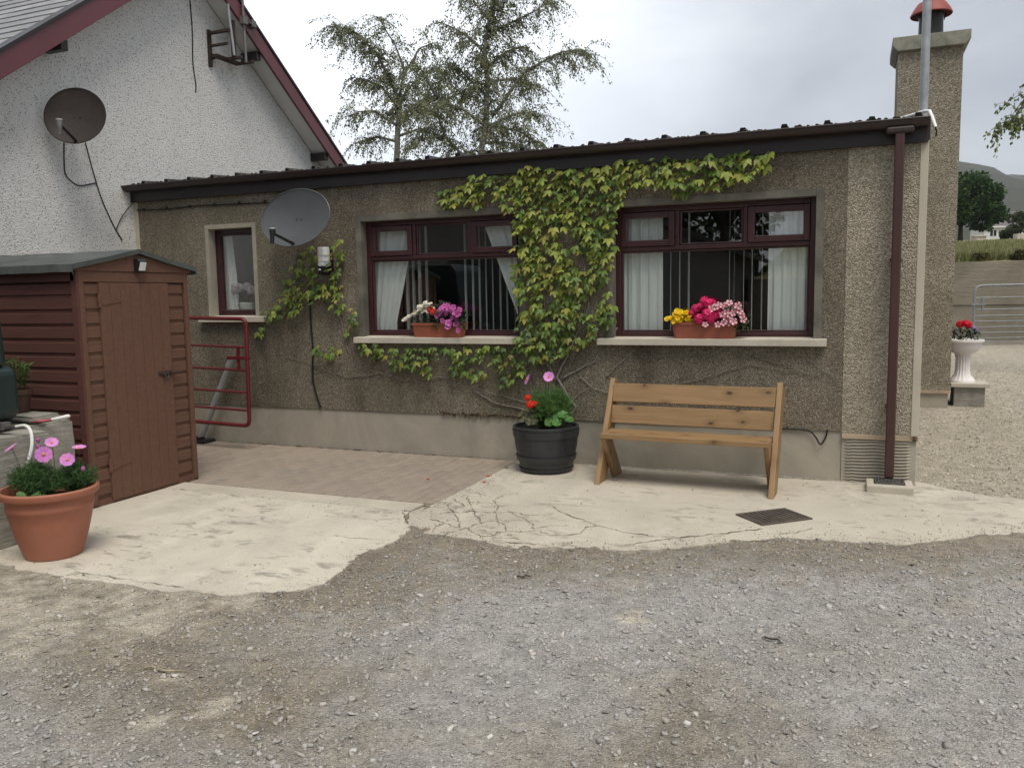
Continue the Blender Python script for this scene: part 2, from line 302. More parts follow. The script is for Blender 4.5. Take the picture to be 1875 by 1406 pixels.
def link(name, me, parent=None, bevel=0, loc=None, rot=None):
    o = bpy.data.objects.new(name, me); COL.objects.link(o)
    if parent: o.parent = parent
    if loc is not None: o.location = loc
    if rot is not None: o.rotation_euler = rot
    if bevel:
        b = o.modifiers.new('bevel', 'BEVEL'); b.width = bevel; b.segments = 2; b.limit_method = 'ANGLE'
    return o
def thing(name, label, cat, loc=(0, 0, 0), rz=0, group=None):
    o = bpy.data.objects.new(name, None); COL.objects.link(o); o.location = loc; o.rotation_euler = (0, 0, rz); o.empty_display_size = .1
    return tag(o, label, cat, group)
def tag(o, label, cat, group=None):
    o['label'] = label; o['category'] = cat
    if group: o['group'] = group
    return o
def struct(o): o['kind'] = 'structure'; return o
def stuff(o): o['kind'] = 'stuff'; return o
def nzv(x, y, z=0, s=1): return mnoise.noise(Vector((x * s, y * s, z * s)))
def inpoly(x, y, P):
    c = False; j = len(P) - 1
    for i in range(len(P)):
        if (P[i][1] > y) != (P[j][1] > y) and x < (P[j][0] - P[i][0]) * (y - P[i][1]) / (P[j][1] - P[i][1]) + P[i][0]: c = not c
        j = i
    return c
def inpoly_np(X, Y, P):
    P = np.asarray(P, float); c = np.zeros(len(X), bool); A = P; B = np.roll(P, 1, 0)
    for (ax, ay), (bx, by) in zip(A, B):
        if ay == by: continue
        m = (ay > Y) != (by > Y); c ^= m & (X < (bx - ax) * (Y - ay) / (by - ay) + ax)
    return c
def fast_mesh(name, V, F4, C, mat):               # numpy vertices, quads/tris of equal size
    me = bpy.data.meshes.new(name); V = np.asarray(V, np.float32); F4 = np.asarray(F4, np.int32); k = F4.shape[1]
    me.vertices.add(len(V)); me.vertices.foreach_set('co', V.ravel()); me.loops.add(F4.size); me.loops.foreach_set('vertex_index', F4.ravel())
    me.polygons.add(len(F4)); me.polygons.foreach_set('loop_start', np.arange(0, F4.size, k, dtype=np.int32)); me.update(calc_edges=True)
    a = me.color_attributes.new('Col', 'FLOAT_COLOR', 'POINT'); a.data.foreach_set('color', np.c_[C, np.ones(len(C))].astype(np.float32).ravel())
    me.materials.append(MATS[mat]); me.validate(); return me

# ================================================================= GROUND
def gz(x, y):
    y = np.asarray(y, float); return .03 * np.clip(np.where(y < 0, 0, np.where(y < 1, .5 * y * y, y - .5)), 0, 13.9)
SLAB_L = [(-5.35, -1.985), (-2.93, -1.985), (-2.88, -2.15), (-2.73, -2.36), (-2.675, -2.65), (-2.70, -3.0), (-2.62, -3.34), (-2.59, -3.5), (-2.70, -3.63), (-2.95, -3.80), (-3.25, -3.84), (-3.78, -3.86), (-4.3, -3.87), (-4.93, -3.84), (-4.93, -3.2), (-5.35, -3.0)]
SLAB_R = [(-2.86, -.0), (-2.86, -1.72), (-2.93, -1.985), (-2.73, -2.36), (-2.52, -2.44), (-2.27, -2.46), (-1.9, -2.51), (-1.55, -2.43), (-1.22, -2.34), (-.92, -2.17), (-.63, -1.95), (-.38, -1.80), (-.15, -1.73), (.1, -1.76), (.31, -1.73), (.64, -1.45), (1.06, -1.12), (1.6, -.8), (1.9, -.62), (1.55, -.36), (1.2, -.25), (.95, -.15), (.74, -.04), (.60, .12), (.50, .2), (.50, 0)]
def rough_outline(P, step=.035, amp=.018, keep=lambda p: False):
    out = []
    for i in range(len(P)):
        a, b = Vector(P[i]), Vector(P[(i + 1) % len(P)]); n = max(1, int((b - a).length / step)); d = (b - a).normalized() if n else Vector((1, 0)); pr = Vector((-d.y, d.x))
        for k in range(n):
            p = a + (b - a) * (k / n)
            if not keep(p): p = p + pr * (nzv(p.x, p.y, 3.3, 4) * amp * 2.2 + nzv(p.x, p.y, 1.7, 17) * amp)
            out.append((p.x, p.y))
    return out
SLo = rough_outline(SLAB_L, .025, .024, keep=lambda p: p.y > -2.05 or p.x < -4.6); SRo = rough_outline(SLAB_R, .025, .024, keep=lambda p: p.y > -.01 or (p.x < -2.8 and p.y > -2.1))
def axis(fine0, fine1, step, far):
    a = list(np.arange(fine0, fine1 + 1e-6, step)); k = step; x = fine1
    while x < far: k *= 1.35; x += k; a.append(min(x, far))
    k = step; x = fine0; b = []
    while x > -far: k *= 1.35; x -= k; b.append(max(x, -far))
    return np.array(b[::-1] + a)
gx, gy = axis(-5.2, 3.0, .032, 3000), axis(-6.2, .8, .032, 3000)
GX, GY = np.meshgrid(gx, gy)
def fbm(x, y, s, o=4, off=0.):
    r = 0; a = 1; w = 0
    for k in range(o): r += a * mnoise.noise(Vector((x * s + off, y * s - off, off * 1.7))); w += a; a *= .55; s *= 2.1
    return r / w
edge_pts = np.array([p for p in SLo + SRo if p[1] < -.3])
def signed(X, Y):                                                     # distance to the concrete's edge, positive on the gravel side
    ins = inpoly_np(X, Y, SLo) | inpoly_np(X, Y, SRo) | ((X < -2.84) & (Y > -2.0)) | ((X < -4.93) & (Y > -5.3)); d = np.empty(len(X))
    for a in range(0, len(X), 20000): d[a:a + 20000] = np.sqrt(((X[a:a + 20000, None] - edge_pts[None, :, 0]) ** 2 + (Y[a:a + 20000, None] - edge_pts[None, :, 1]) ** 2).min(1))
    return np.where(ins, np.where((X < -2.88) & (Y > -1.96), -1.0, -d), d)
near = (GX > -5.25) & (GX < 3.05) & (GY > -6.25) & (GY < .85)
SD = np.full(GX.shape, 2.0); SD[near] = signed(GX[near], GY[near])
def ground_col(x, y, d=2.0):
    if x < -9 or x > 9 or y < -11 or y > 15: return (.24, .225, .19)
    n = fbm(x, y, .75, 4, 2.2); m = fbm(x, y, 2.4, 3, 7.1); f = mnoise.noise(Vector((x * 14, y * 14, 1.5)))
    if x > .45 and y > -.7 - .3 * n:                                  # pale pea gravel beside the gable
        k = .92 + .2 * m; return (.50 * k, .45 * k, .365 * k)
    brown = min(1, max(0, 1.3 - d / .75 + n * .9 + f * .5)); brown = max(brown, min(1, max(0, .12 + n * 2.2 + m * .6)) * .85)
    if x < -.4 and y > -6.1: brown = max(brown, min(1, 1.1 - abs((x + 2.9) * .30 + (y + 4.5)) * 1.15 + m * .7) * min(1, max(0, (-1.1 - x + .8 * m + .5 * n) * 1.1)))
    g = np.array((.412, .402, .380)) * (1 + .22 * m + .12 * n); b = np.array((.270, .232, .178)) * (1 + .28 * m + .2 * f)
    tan = min(1, max(0, (x - .2) * .5 + n * .8)) * .6
    c = g * (1 - brown) + b * brown; c = c * (1 - tan) + np.array((.42, .385, .32)) * tan
    s = 0                                                             # old concrete dust at the left and small patches
    if y < -3.7: s = min(1, max(0, (-3.0 - x + (y + 4.3) * .55 + .55 * m + .3 * n + .25 * f) * 2.6)) * min(1, max(0, (5.2 + y + .3 * m) * 3)) * min(1, max(.0, .72 + .9 * f + .6 * m))
    for px, py, rr in ((-.93, -3.36, .055), (-2.2, -4.75, .07), (-2.35, -4.95, .06), (-1.7, -5.1, .04), (-2.55, -4.62, .05)):
        q = math.hypot(x - px, (y - py) * .8) / rr
        if q < 2: s = max(s, min(.9, max(0, (1.2 - q + m * 1.2 + f * .6) * 1.5)))
    return c * (1 - s) + np.array((.50, .455, .37)) * (1 + .2 * m) * s
GZ = gz(GX, GY)
bumps = np.zeros_like(GX)
for j, i in zip(*np.where(near)):
    x, y = GX[j, i], GY[j, i]; e_ = mnoise.noise(Vector((x * 13, y * 13, 4))); d = SD[j, i] + .06 * e_ + .09 * mnoise.noise(Vector((x * 4.5, y * 4.5, 9)))
    bumps[j, i] = .010 * fbm(x, y, 1.7, 3, 5) * min(1, max(0, d * 3)) + .004 * mnoise.noise(Vector((x * 11, y * 11, 0))) * (d > 0) + (.0065 if d > .03 else -.02 if d < -.03 else -.02 + .0265 * (d + .03) / .06)
GZ = GZ + np.where(near, bumps, -.03)
GZ = np.where(GY > 14.2, .40, GZ)
ny, nx = GX.shape; idx = np.arange(nx * ny).reshape(ny, nx)
F = np.stack([idx[:-1, :-1], idx[:-1, 1:], idx[1:, 1:], idx[1:, :-1]], -1).reshape(-1, 4)
C = np.array([ground_col(x, y, d) for x, y, d in zip(GX.ravel(), GY.ravel(), SD.ravel())])
struct(link('ground', fast_mesh('ground', np.stack([GX, GY, GZ], -1).reshape(-1, 3), F, C, 'yard_ground')))
def slab(name, out, z0, z1, mat):
    import bmesh
    bm = bmesh.new(); vs = [bm.verts.new((x, y, z1)) for x, y in out]; f = bm.faces.new(vs)
    if f.normal.z < 0: f.normal_flip()
    r = bmesh.ops.extrude_face_region(bm, geom=[f]); 
    for q in r['geom']:
        if isinstance(q, bmesh.types.BMVert): q.co.z = z0
    bmesh.ops.recalc_face_normals(bm, faces=bm.faces[:]); bmesh.ops.triangulate(bm, faces=[f for f in bm.faces if len(f.verts) > 4])
    me = bpy.data.meshes.new(name); bm.to_mesh(me); bm.free(); me.materials.append(MATS[mat]); o = link(name, me); return struct(o)
slabL = slab('concrete_slab', SLo, -.06, .004, 'slab_concrete'); slabR = slab('concrete_apron', SRo, -.06, .0, 'slab_old')
CRACKS = [[(-2.76, -1.74), (-2.63, -1.88), (-2.56, -1.9), (-2.51, -1.82), (-2.43, -1.83), (-2.31, -1.79)], [(-2.72, -1.45), (-2.6, -1.65), (-2.5, -1.82), (-2.38, -1.99), (-2.3, -2.1)], [(-2.72, -2.08), (-2.72, -1.99), (-2.67, -1.93), (-2.63, -1.88)], [(-2.7, -2.1), (-2.64, -2.13), (-2.56, -2.17), (-2.46, -2.23), (-2.4, -2.24)], [(-2.42, -2.44), (-2.42, -2.38), (-2.39, -2.31), (-2.35, -2.23), (-2.33, -2.12), (-2.28, -2.03), (-2.23, -1.99), (-2.13, -2.11), (-2.07, -2.21)], [(-2.49, -1.46), (-2.37, -1.65), (-2.33, -1.8), (-2.23, -1.99)], [(-2.27, -1.72), (-2.16, -1.84), (-2.05, -1.91), (-1.95, -2.04), (-1.92, -2.11)], [(-1.99, -1.52), (-1.88, -1.65), (-1.78, -1.73), (-1.68, -1.79), (-1.6, -1.86), (-1.54, -1.9)], [(-2.32, -2.28), (-2.25, -2.32), (-2.17, -2.39), (-2.12, -2.35), (-2.1, -2.24), (-2.06, -2.21)], [(-2.11, -2.39), (-2.03, -2.36), (-1.92, -2.35)], [(-1.89, -2.13), (-1.77, -2.21), (-1.65, -2.17), (-1.59, -2.1), (-1.61, -1.96), (-1.54, -1.9)], [(-2.63, -1.88), (-2.54, -2.01), (-2.47, -2.11), (-2.4, -2.24)], [(-2.8, -1.31), (-2.7, -1.3), (-2.59, -1.38)], [(-2.02, -2.46), (-1.94, -2.45), (-1.77, -2.42), (-1.73, -2.43)], [(-2.76, -1.74), (-2.74, -1.65)], [(-1.54, -1.9), (-1.35, -1.98), (-1.15, -2.02), (-.95, -1.98), (-.7, -1.78), (-.5, -1.62)], [(-1.3, -2.3), (-1.1, -2.1), (-.95, -1.98)], [(-.45, -1.72), (-.30, -1.66), (-.2, -1.5)], [(-2.31, -1.79), (-2.2, -1.76), (-2.1, -1.8), (-2.0, -1.77)], [(-2.55, -2.17), (-2.57, -2.28), (-2.52, -2.4)], [(-2.07, -2.21), (-1.95, -2.19), (-1.89, -2.13)], [(-2.66, -1.6), (-2.55, -1.58), (-2.43, -1.57)], [(-2.35, -2.23), (-2.28, -2.27), (-2.2, -2.25)], [(-2.49, -1.46), (-2.47, -1.3), (-2.38, -1.2)], [(-1.92, -2.11), (-1.85, -2.0), (-1.72, -1.96)], [(-2.8, -1.55), (-2.7, -1.62), (-2.63, -1.7)]]
def crack_mesh(lines, w, z):
    m = MB()
    for ln in lines:
        P = []
        for a, b in zip(ln[:-1], ln[1:]):
            n = max(2, int(math.hypot(b[0] - a[0], b[1] - a[1]) / .011))
            for k in range(n):
                u = k / n; x = a[0] + (b[0] - a[0]) * u; y = a[1] + (b[1] - a[1]) * u
                P.append((x + .020 * nzv(x, y, 5, 17) + .006 * nzv(x, y, 5, 60), y + .020 * nzv(x, y, 9, 17) + .006 * nzv(x, y, 9, 60)))
        P.append(ln[-1]); V = []; Fq = []
        for i, (x, y) in enumerate(P):
            x2, y2 = P[min(i + 1, len(P) - 1)]; x1, y1 = P[max(i - 1, 0)]; d = math.hypot(x2 - x1, y2 - y1) or 1; nx_, ny_ = -(y2 - y1) / d, (x2 - x1) / d
            ww = w * (.15 + 2.6 * abs(nzv(x, y, 2, 7)) ** 1.3 + .7 * random.random() ** 2) * (.4 if i in (0, len(P) - 1) else 1)
            V += [(x + nx_ * ww, y + ny_ * ww, z), (x - nx_ * ww, y - ny_ * ww, z)]
        Fq = [(2 * i, 2 * i + 1, 2 * i + 3, 2 * i + 2) for i in range(len(P) - 1)]
        m.add(V, Fq)
    return m
crack_mesh(CRACKS, .0042, .0042).build('crack', 'crack_dirt', slabR)
crack_mesh([[(-2.98, -2.0), (-2.89, -2.12), (-2.81, -2.26), (-2.75, -2.32)], [(-2.7, -2.66), (-2.95, -2.70), (-3.1, -2.69)], [(-4.1, -3.81), (-3.7, -3.80), (-3.3, -3.80)]], .0028, .0082).build('crack', 'crack_dirt', slabL)
crack_mesh([[(-6.6 + .12 * k, -.006 - .010 * (k % 2)) for k in range(31)]], .010, .0052).build('joint_dirt', 'moss_dark', slabL)
crack_mesh([[(-2.15 + .12 * k, -.006 - .008 * (k % 2)) for k in range(18)]], .006, .0042).build('joint_dirt', 'crack_dirt', slabR)
# paving of block pavers, laid in stretcher bond along the yard
pav = struct(bpy.data.objects.new('paving', None)); COL.objects.link(pav)
def chamfer_box(w, l, h, c=.006):
    a, b = w / 2, l / 2
    v = [(-a, -b, -h), (a, -b, -h), (a, b, -h), (-a, b, -h), (-a, -b, -c), (a, -b, -c), (a, b, -c), (-a, b, -c), (-a + c, -b + c, 0), (a - c, -b + c, 0), (a - c, b - c, 0), (-a + c, b - c, 0)]
    f = [(8, 9, 10, 11)] + [(i, (i + 1) % 4, 4 + (i + 1) % 4, 4 + i) for i in range(4)] + [(4 + i, 4 + (i + 1) % 4, 8 + (i + 1) % 4, 8 + i) for i in range(4)]
    return v, f
pm = MB().add(*chamfer_box(.0945, .1940, .05)).mesh('paver', 'paver'); ph = MB().add(*chamfer_box(.0945, .0940, .05)).mesh('paver_half', 'paver')
MB().box(-6.75, -2.862, -1.742, .012, -.07, -.012).build('paving_bed', 'crack_dirt', pav)
for i in range(38):
    x = -2.912 - .1 * i
    y = -.008
    if i % 2: 
        y -= .0; o = link('paver', ph, pav, loc=(x, y - .05, random.uniform(-.002, .002)), rot=(random.uniform(-.008, .008), random.uniform(-.01, .01), random.uniform(-.006, .006))); y -= .1
    while y - .195 > -1.75:
        if not (x < -5.30 and y - .2 < -1.70):
            link('paver', pm, pav, loc=(x + random.uniform(-.001, .001), y - .1, random.uniform(-.002, .002)), rot=(random.uniform(-.006, .006), random.uniform(-.01, .01), random.uniform(-.005, .005)))
        y -= .2
    if y - .095 > -1.75 and x > -5.3: link('paver', ph, pav, loc=(x, y - .05, random.uniform(-.002, .002)), rot=(random.uniform(-.008, .008), random.uniform(-.01, .01), 0))
x = -5.3; k = 0
kerb = struct(bpy.data.objects.new('edging', None)); COL.objects.link(kerb)
for x0, x1 in ((-5.32, -4.35), (-4.342, -3.62), (-3.612, -2.935)):
    MB().box(x0, x1, -1.978, -1.752, -.06, .006).build('edging_slab', 'kerb_concrete', kerb, bevel=.006)
# loose stones
def stones(name, n, region, size, tones, zf, seed, keep=None, flat=.5, dust=0):
    g = np.random.default_rng(seed); x0, x1, y0, y1 = region
    P = np.c_[g.uniform(x0, x1, n), g.uniform(y0, y1, n)]
    if keep is not None:
        inL, inR = inpoly_np(P[:, 0], P[:, 1], SLo), inpoly_np(P[:, 0], P[:, 1], SRo)
        P = P[np.array([keep(a, b, g.random(), l_, r_) for (a, b), l_, r_ in zip(P, inL, inR)], bool)]
    n = len(P); s = size[0] * (size[1] / size[0]) ** (g.random(n) ** 2.6)
    base = np.array([[-1, -1, -1], [1, -1, -1], [1, 1, -1], [-1, 1, -1], [-1, -1, 1], [1, -1, 1], [1, 1, 1], [-1, 1, 1]], float)
    V = base[None] * g.uniform(.45, 1.1, (n, 8, 3)); V[:, 4:, :2] *= .72
    V *= np.stack([s * g.uniform(.8, 1.5, n), s * g.uniform(.6, 1.0, n), s * flat * g.uniform(.5, 1.2, n)], -1)[:, None] * .5
    a = g.uniform(0, 6.283, n); ca, sa = np.cos(a)[:, None], np.sin(a)[:, None]
    X = V[..., 0] * ca - V[..., 1] * sa; Y = V[..., 0] * sa + V[..., 1] * ca
    tl = g.normal(0, .22, (n, 2)); Z = V[..., 2] + X * tl[:, :1] + Y * tl[:, 1:]
    z = np.array([zf(a, b) for a, b in P]) + s * flat * .30
    V = np.stack([X + P[:, :1], Y + P[:, 1:], Z + z[:, None]], -1).reshape(-1, 3)
    q = np.array([(0, 3, 2, 1), (4, 5, 6, 7), (0, 1, 5, 4), (1, 2, 6, 5), (2, 3, 7, 6), (3, 0, 4, 7)])
    Fq = (q[None] + 8 * np.arange(n)[:, None, None]).reshape(-1, 4)
    tones = np.array(tones); T = tones[g.integers(0, len(tones), n)] * g.uniform(.75, 1.25, (n, 1))
    if dust: T = T * (1 - dust) + np.array([gcol(a, b) for a, b in P]) * dust * g.uniform(.8, 1.35, (n, 1))
    return stuff(link(name, fast_mesh(name, V, Fq, np.repeat(T, 8, 0), 'stone')))
def gzn(x, y):
    i = int(np.clip(np.searchsorted(gx, x), 1, len(gx) - 1)); j = int(np.clip(np.searchsorted(gy, y), 1, len(gy) - 1))
    u = (x - gx[i - 1]) / (gx[i] - gx[i - 1]); v = (y - gy[j - 1]) / (gy[j] - gy[j - 1])
    return GZ[j - 1, i - 1] * (1 - u) * (1 - v) + GZ[j - 1, i] * u * (1 - v) + GZ[j, i - 1] * (1 - u) * v + GZ[j, i] * u * v
def gcol(x, y): return C[int(np.clip(np.searchsorted(gy, y), 0, len(gy) - 1)) * len(gx) + int(np.clip(np.searchsorted(gx, x), 0, len(gx) - 1))]
def keep_yard(x, y, u, iL, iR):
    if x < -4.95: return False
    if (iL or iR) and u > .04: return False
    lim = .25 + .95 * max(0, .5 + 1.1 * fbm(x, y, .9, 3, 2.2) + .5 * fbm(x, y, 3.1, 2, 4))
    if x + (y + 4.3) * -.55 < -3.0: lim *= .45
    return u < lim
GREY = [(.355, .354, .35), (.305, .305, .303), (.245, .245, .245), (.405, .402, .393), (.37, .345, .305), (.31, .29, .256), (.44, .432, .41), (.19, .192, .195), (.34, .312, .274)]
stones('gravel', 100000, (-4.9, 2.6, -5.9, -1.5), (.004, .017), GREY, gzn, 3, keep_yard, .6, .5)
stones('gravel_chips', 26000, (-4.4, 2.2, -5.9, -1.7), (.009, .032), GREY, gzn, 4, keep_yard, .5, .45)
stones('gravel_pale', 900, (-4.9, 2.6, -5.8, -1.5), (.007, .036), [(.46, .445, .40), (.44, .41, .35), (.49, .48, .455)], gzn, 5, keep_yard, .45)
stones('pea_gravel', 26000, (.52, 3.6, -.7, 9.0), (.008, .026), [(.48, .43, .34), (.38, .335, .265), (.56, .51, .42), (.29, .26, .21)], gzn, 8, lambda x, y, u, iL, iR: x > .56 and (not iR or u < .03) and u < 1.4 / (1 + max(0, y) * .2), .6)
def keep_rim(x, y, u, iL, iR):
    d = np.sqrt(((edge_pts - (x, y)) ** 2).sum(1).min()); return (iL or iR) and x > -4.7 and u < .95 * math.exp(-d / .06) + .5 * math.exp(-d / .22) * (nzv(x, y, 3, 3) > .0)
stones('rim_grit', 80000, (-4.8, 1.7, -4.0, -.6), (.0025, .010), [(.24, .205, .155), (.30, .265, .21), (.36, .33, .28), (.17, .15, .12)], lambda x, y: max(.003, gzn(x, y)), 12, keep_rim, .5, .35)
stones('slab_grit', 900, (-4.9, 1.8, -3.9, -.05), (.004, .016), [(.22, .19, .15), (.14, .12, .1), (.36, .33, .27)], lambda x, y: .004, 11, lambda x, y, u, iL, iR: (iR and (u < .35 or x > .4)) or (iL and u < .3), .5)

# ================================================================= EXTENSION (pebble-dashed bungalow wing)
ext = thing('house_extension', 'single-storey brown pebble-dashed house wing with maroon windows and low metal roof', 'house', (-3.5, 2.6, 0))
def P(o):
    if o.parent is ext: o.matrix_parent_inverse = Matrix.Translation((3.5, -2.6, 0))
    return o
#      # parts are modelled in world metres
WX0, WX1 = -7.45, .49
OPEN = [(-6.44, -5.82, 1.35, 2.32), (-4.535, -2.815, 1.135, 2.295), (-1.965, -.262, 1.135, 2.295)]
def wall_with_holes(x0, x1, z0, z1, y0, y1, holes):
    m = MB(); xs = sorted({x0, x1} | {h[0] for h in holes} | {h[1] for h in holes})
    for a, b in zip(xs[:-1], xs[1:]):
        h = [q for q in holes if q[0] <= a + 1e-6 and q[1] >= b - 1e-6]
        if h: m.box(a, b, y0, y1, z0, h[0][2]); m.box(a, b, y0, y1, h[0][3], z1)
        else: m.box(a, b, y0, y1, z0, z1)
    return m
P(wall_with_holes(WX0, -.052, .409, 2.78, 0, .28, OPEN).build('wall', 'old_dash', ext))['label'] = 'dark weathered pebble-dash front wall'
P(MB().box(-.052, WX1, -.004, .28, .395, 2.78).build('render_panel', 'new_dash', ext))['label'] = 'fresh pale pebble-dash strip beside the downpipe'
m = MB(); N = 90                                   # old smooth plinth, slightly wavy lower edge
for i in range(N):
    a = WX0 + (-.052 - WX0) * i / N; b = WX0 + (-.052 - WX0) * (i + 1) / N; m.box(a, b, .012 + .004 * nzv(a, 0, 3, 1.3), .28, -.08, .4085)
P(m.build('plinth', 'plinth_concrete', ext))
V = []; Fq = []; nxp, nzp = 60, 96                 # combed scratch coat at the new corner
for j in range(nzp + 1):
    z = -.02 + .375 * j / nzp
    for i in range(nxp + 1):
        x = -.05 + .545 * i / nxp; w = nzv(x, z * .3, 1, 5) * .016; ed = min(1, max(0, (x + .03) / .03), max(0, (.455 - x) / .02))
        V.append((x, .004 - ed * (.008 + .009 * math.sin((z + w) * 2 * math.pi / .0255 + (1.5 if x < .02 else 0))), z))
for j in range(nzp):
    for i in range(nxp): a = j * (nxp + 1) + i; Fq.append((a, a + 1, a + nxp + 2, a + nxp + 1))
P(MB().add(V, Fq).box(-.05, WX1, .02, .28, -.05, .39).build('scratch_coat', 'plinth_concrete', ext, smooth='all'))
P(MB().box(-.050, .505, -.016, .010, .356, .394).build('drip_board', 'raw_board', ext, bevel=.002))
P(MB().box(.452, .510, -.010, .05, .395, 2.66).build('corner_bead', 'bead_beige', ext, bevel=.004)); P(MB().box(WX0 - .003, WX0 + .055, -.006, .04, .409, 2.66).build('corner_bead', 'bead_beige', ext, bevel=.003))
P(MB().box(.20, .49, .285, 5.6, -.05, 2.74).build('side_wall', 'chimney_dash', ext)); P(MB().box(-7.2, .19, 5.3, 5.6, -.05, 2.74).build('back_wall', 'chimney_dash', ext))
P(MB().box(-7.2, .195, 5.20, 5.295, .065, 2.475).build('inner_wall', 'interior_wall', ext)); P(MB().box(.12, .198, .29, 5.19, .065, 2.475).build('inner_wall', 'interior_wall', ext))
P(MB().box(-7.44, -7.205, .285, 5.6, -.05, 2.74).build('inner_wall', 'interior_wall', ext))
P(MB().box(-7.2, .195, .29, 5.29, .0, .06).build('room_floor', 'interior_floor', ext)); P(MB().box(-7.2, .195, .285, 5.29, 2.48, 2.6).build('room_ceiling', 'interior_wall', ext))
for x in (-5.45, -2.6): P(MB().box(x, x + .1, .29, 5.29, .062, 2.478).build('room_partition', 'interior_wall', ext))
P(MB().box(-7.478, .498, -.045, -.003, 2.640, 2.790).build('fascia', 'fascia_dark', ext, bevel=.003)); P(MB().box(.49, .512, -.04, 1.2, 2.66, 2.80).build('verge_board', 'fascia_dark', ext, bevel=.003))
# gutter: open half-round trough with rolled lip, joint clips
def trough(x0, x1, r, cy, cz, th=.004):
    m = MB(); pr = [(cy + rr * math.cos(a), cz + rr * math.sin(a) * .98) for rr, aa in ((r, range(0, 13)), (r - th, range(12, -1, -1))) for a in [math.pi + math.pi * k / 12 for k in aa]]
    return m.prism(pr, 0, x0, x1)
g = trough(-7.475, .500, .056, -.105, 2.802); gut = P(g.build('gutter', 'gutter_brown', ext, smooth=True))
P(MB().tube([(-7.475, -.163, 2.803), (.500, -.163, 2.803)], .006, 6).build('gutter_lip', 'gutter_brown', gut, smooth=True)); 
for x in (-7.475, .498): P(MB().prism([(-.161, 2.806)] + [(-.105 + .056 * math.cos(a), 2.802 + .056 * math.sin(a)) for a in [math.pi + math.pi * k / 10 for k in range(11)]] + [(-.049, 2.806)], 0, x, x + .004).build('gutter_end', 'gutter_brown', gut))
for x in (-6.9, -5.6, -4.2, -2.75, -1.25, .18, .40): P(trough(x - .025, x + .025, .060, -.105, 2.802, .003).build('gutter_clip', 'gutter_brown', gut))
P(MB().box(.205, .40, -.150, -.06, 2.705, 2.755).build('gutter_outlet', 'gutter_brown', gut, bevel=.015))
dp = MB(); a = .034
P(dp.box(.303 - a, .303 + a, -.105 - a, -.105 + a, .075, 2.715).build('downpipe', 'downpipe_brown', ext, bevel=.012))
for z in (.62, 1.75): P(MB().box(.262, .344, -.078, -.0, z, z + .03).build('pipe_bracket', 'downpipe_brown', ext, bevel=.004))
# box-profile roof sheets
def roof_z(y): return 2.822 + .070 * (y + .07)
RIB = .318
x = -7.48; k = 0
while x < .44:
    x1 = min(x + 3 * RIB, .505); pr = [(x, 0)]; u = x
    while u < x1 - .05:
        for dx, h in ((.02, 0), (.035, .004), (.11, .004), (.125, 0), (.175, 0), (.19, .004), (.235, .004), (.243, 0), (.253, .034), (.290, .034), (.302, 0)):
            if u + dx < x1: pr.append((u + dx, h))
        u += RIB
    pr.append((x1, 0)); n = len(pr); V = []
    for y in (-.085, 2.7, 5.75): V += [(px, y + .01 * nzv(px, 0, 1, 3), roof_z(y) + h) for px, h in pr]
    V += [(px, y, z - .004) for px, y, z in V]
    Fq = [(r * n + i, r * n + i + 1, (r + 1) * n + i + 1, (r + 1) * n + i) for r in range(2) for i in range(n - 1)] + [(3 * n + i + 1, 3 * n + i, i, i + 1) for i in range(n - 1)]
    P(MB().add(V, Fq).build('roof_sheet', 'roof_sheet', ext)); 
    for q in range(3):                              # dark foam fillers under the ribs
        ux = x + q * RIB + .245
        if ux + .06 < x1: P(MB().prism([(ux, 2.805), (ux + .055, 2.805), (ux + .043, 2.849), (ux + .010, 2.849)], 1, -.072, -.03).build('rib_filler', 'black_plastic', ext))
    x = x1; k += 1
m = MB()                                            # moss and leaf litter caught along the eave
for i in range(420):
    x = random.uniform(-7.4, .45); r = random.uniform(.006, .02); y = random.uniform(-.09, .03)
    m.lathe([(r * .8, 0), (r, r * .4), (r * .5, r * .9)], 5, (x, y, roof_z(y) + .001))
P(stuff(m.build('roof_moss', 'moss_dark', ext)))
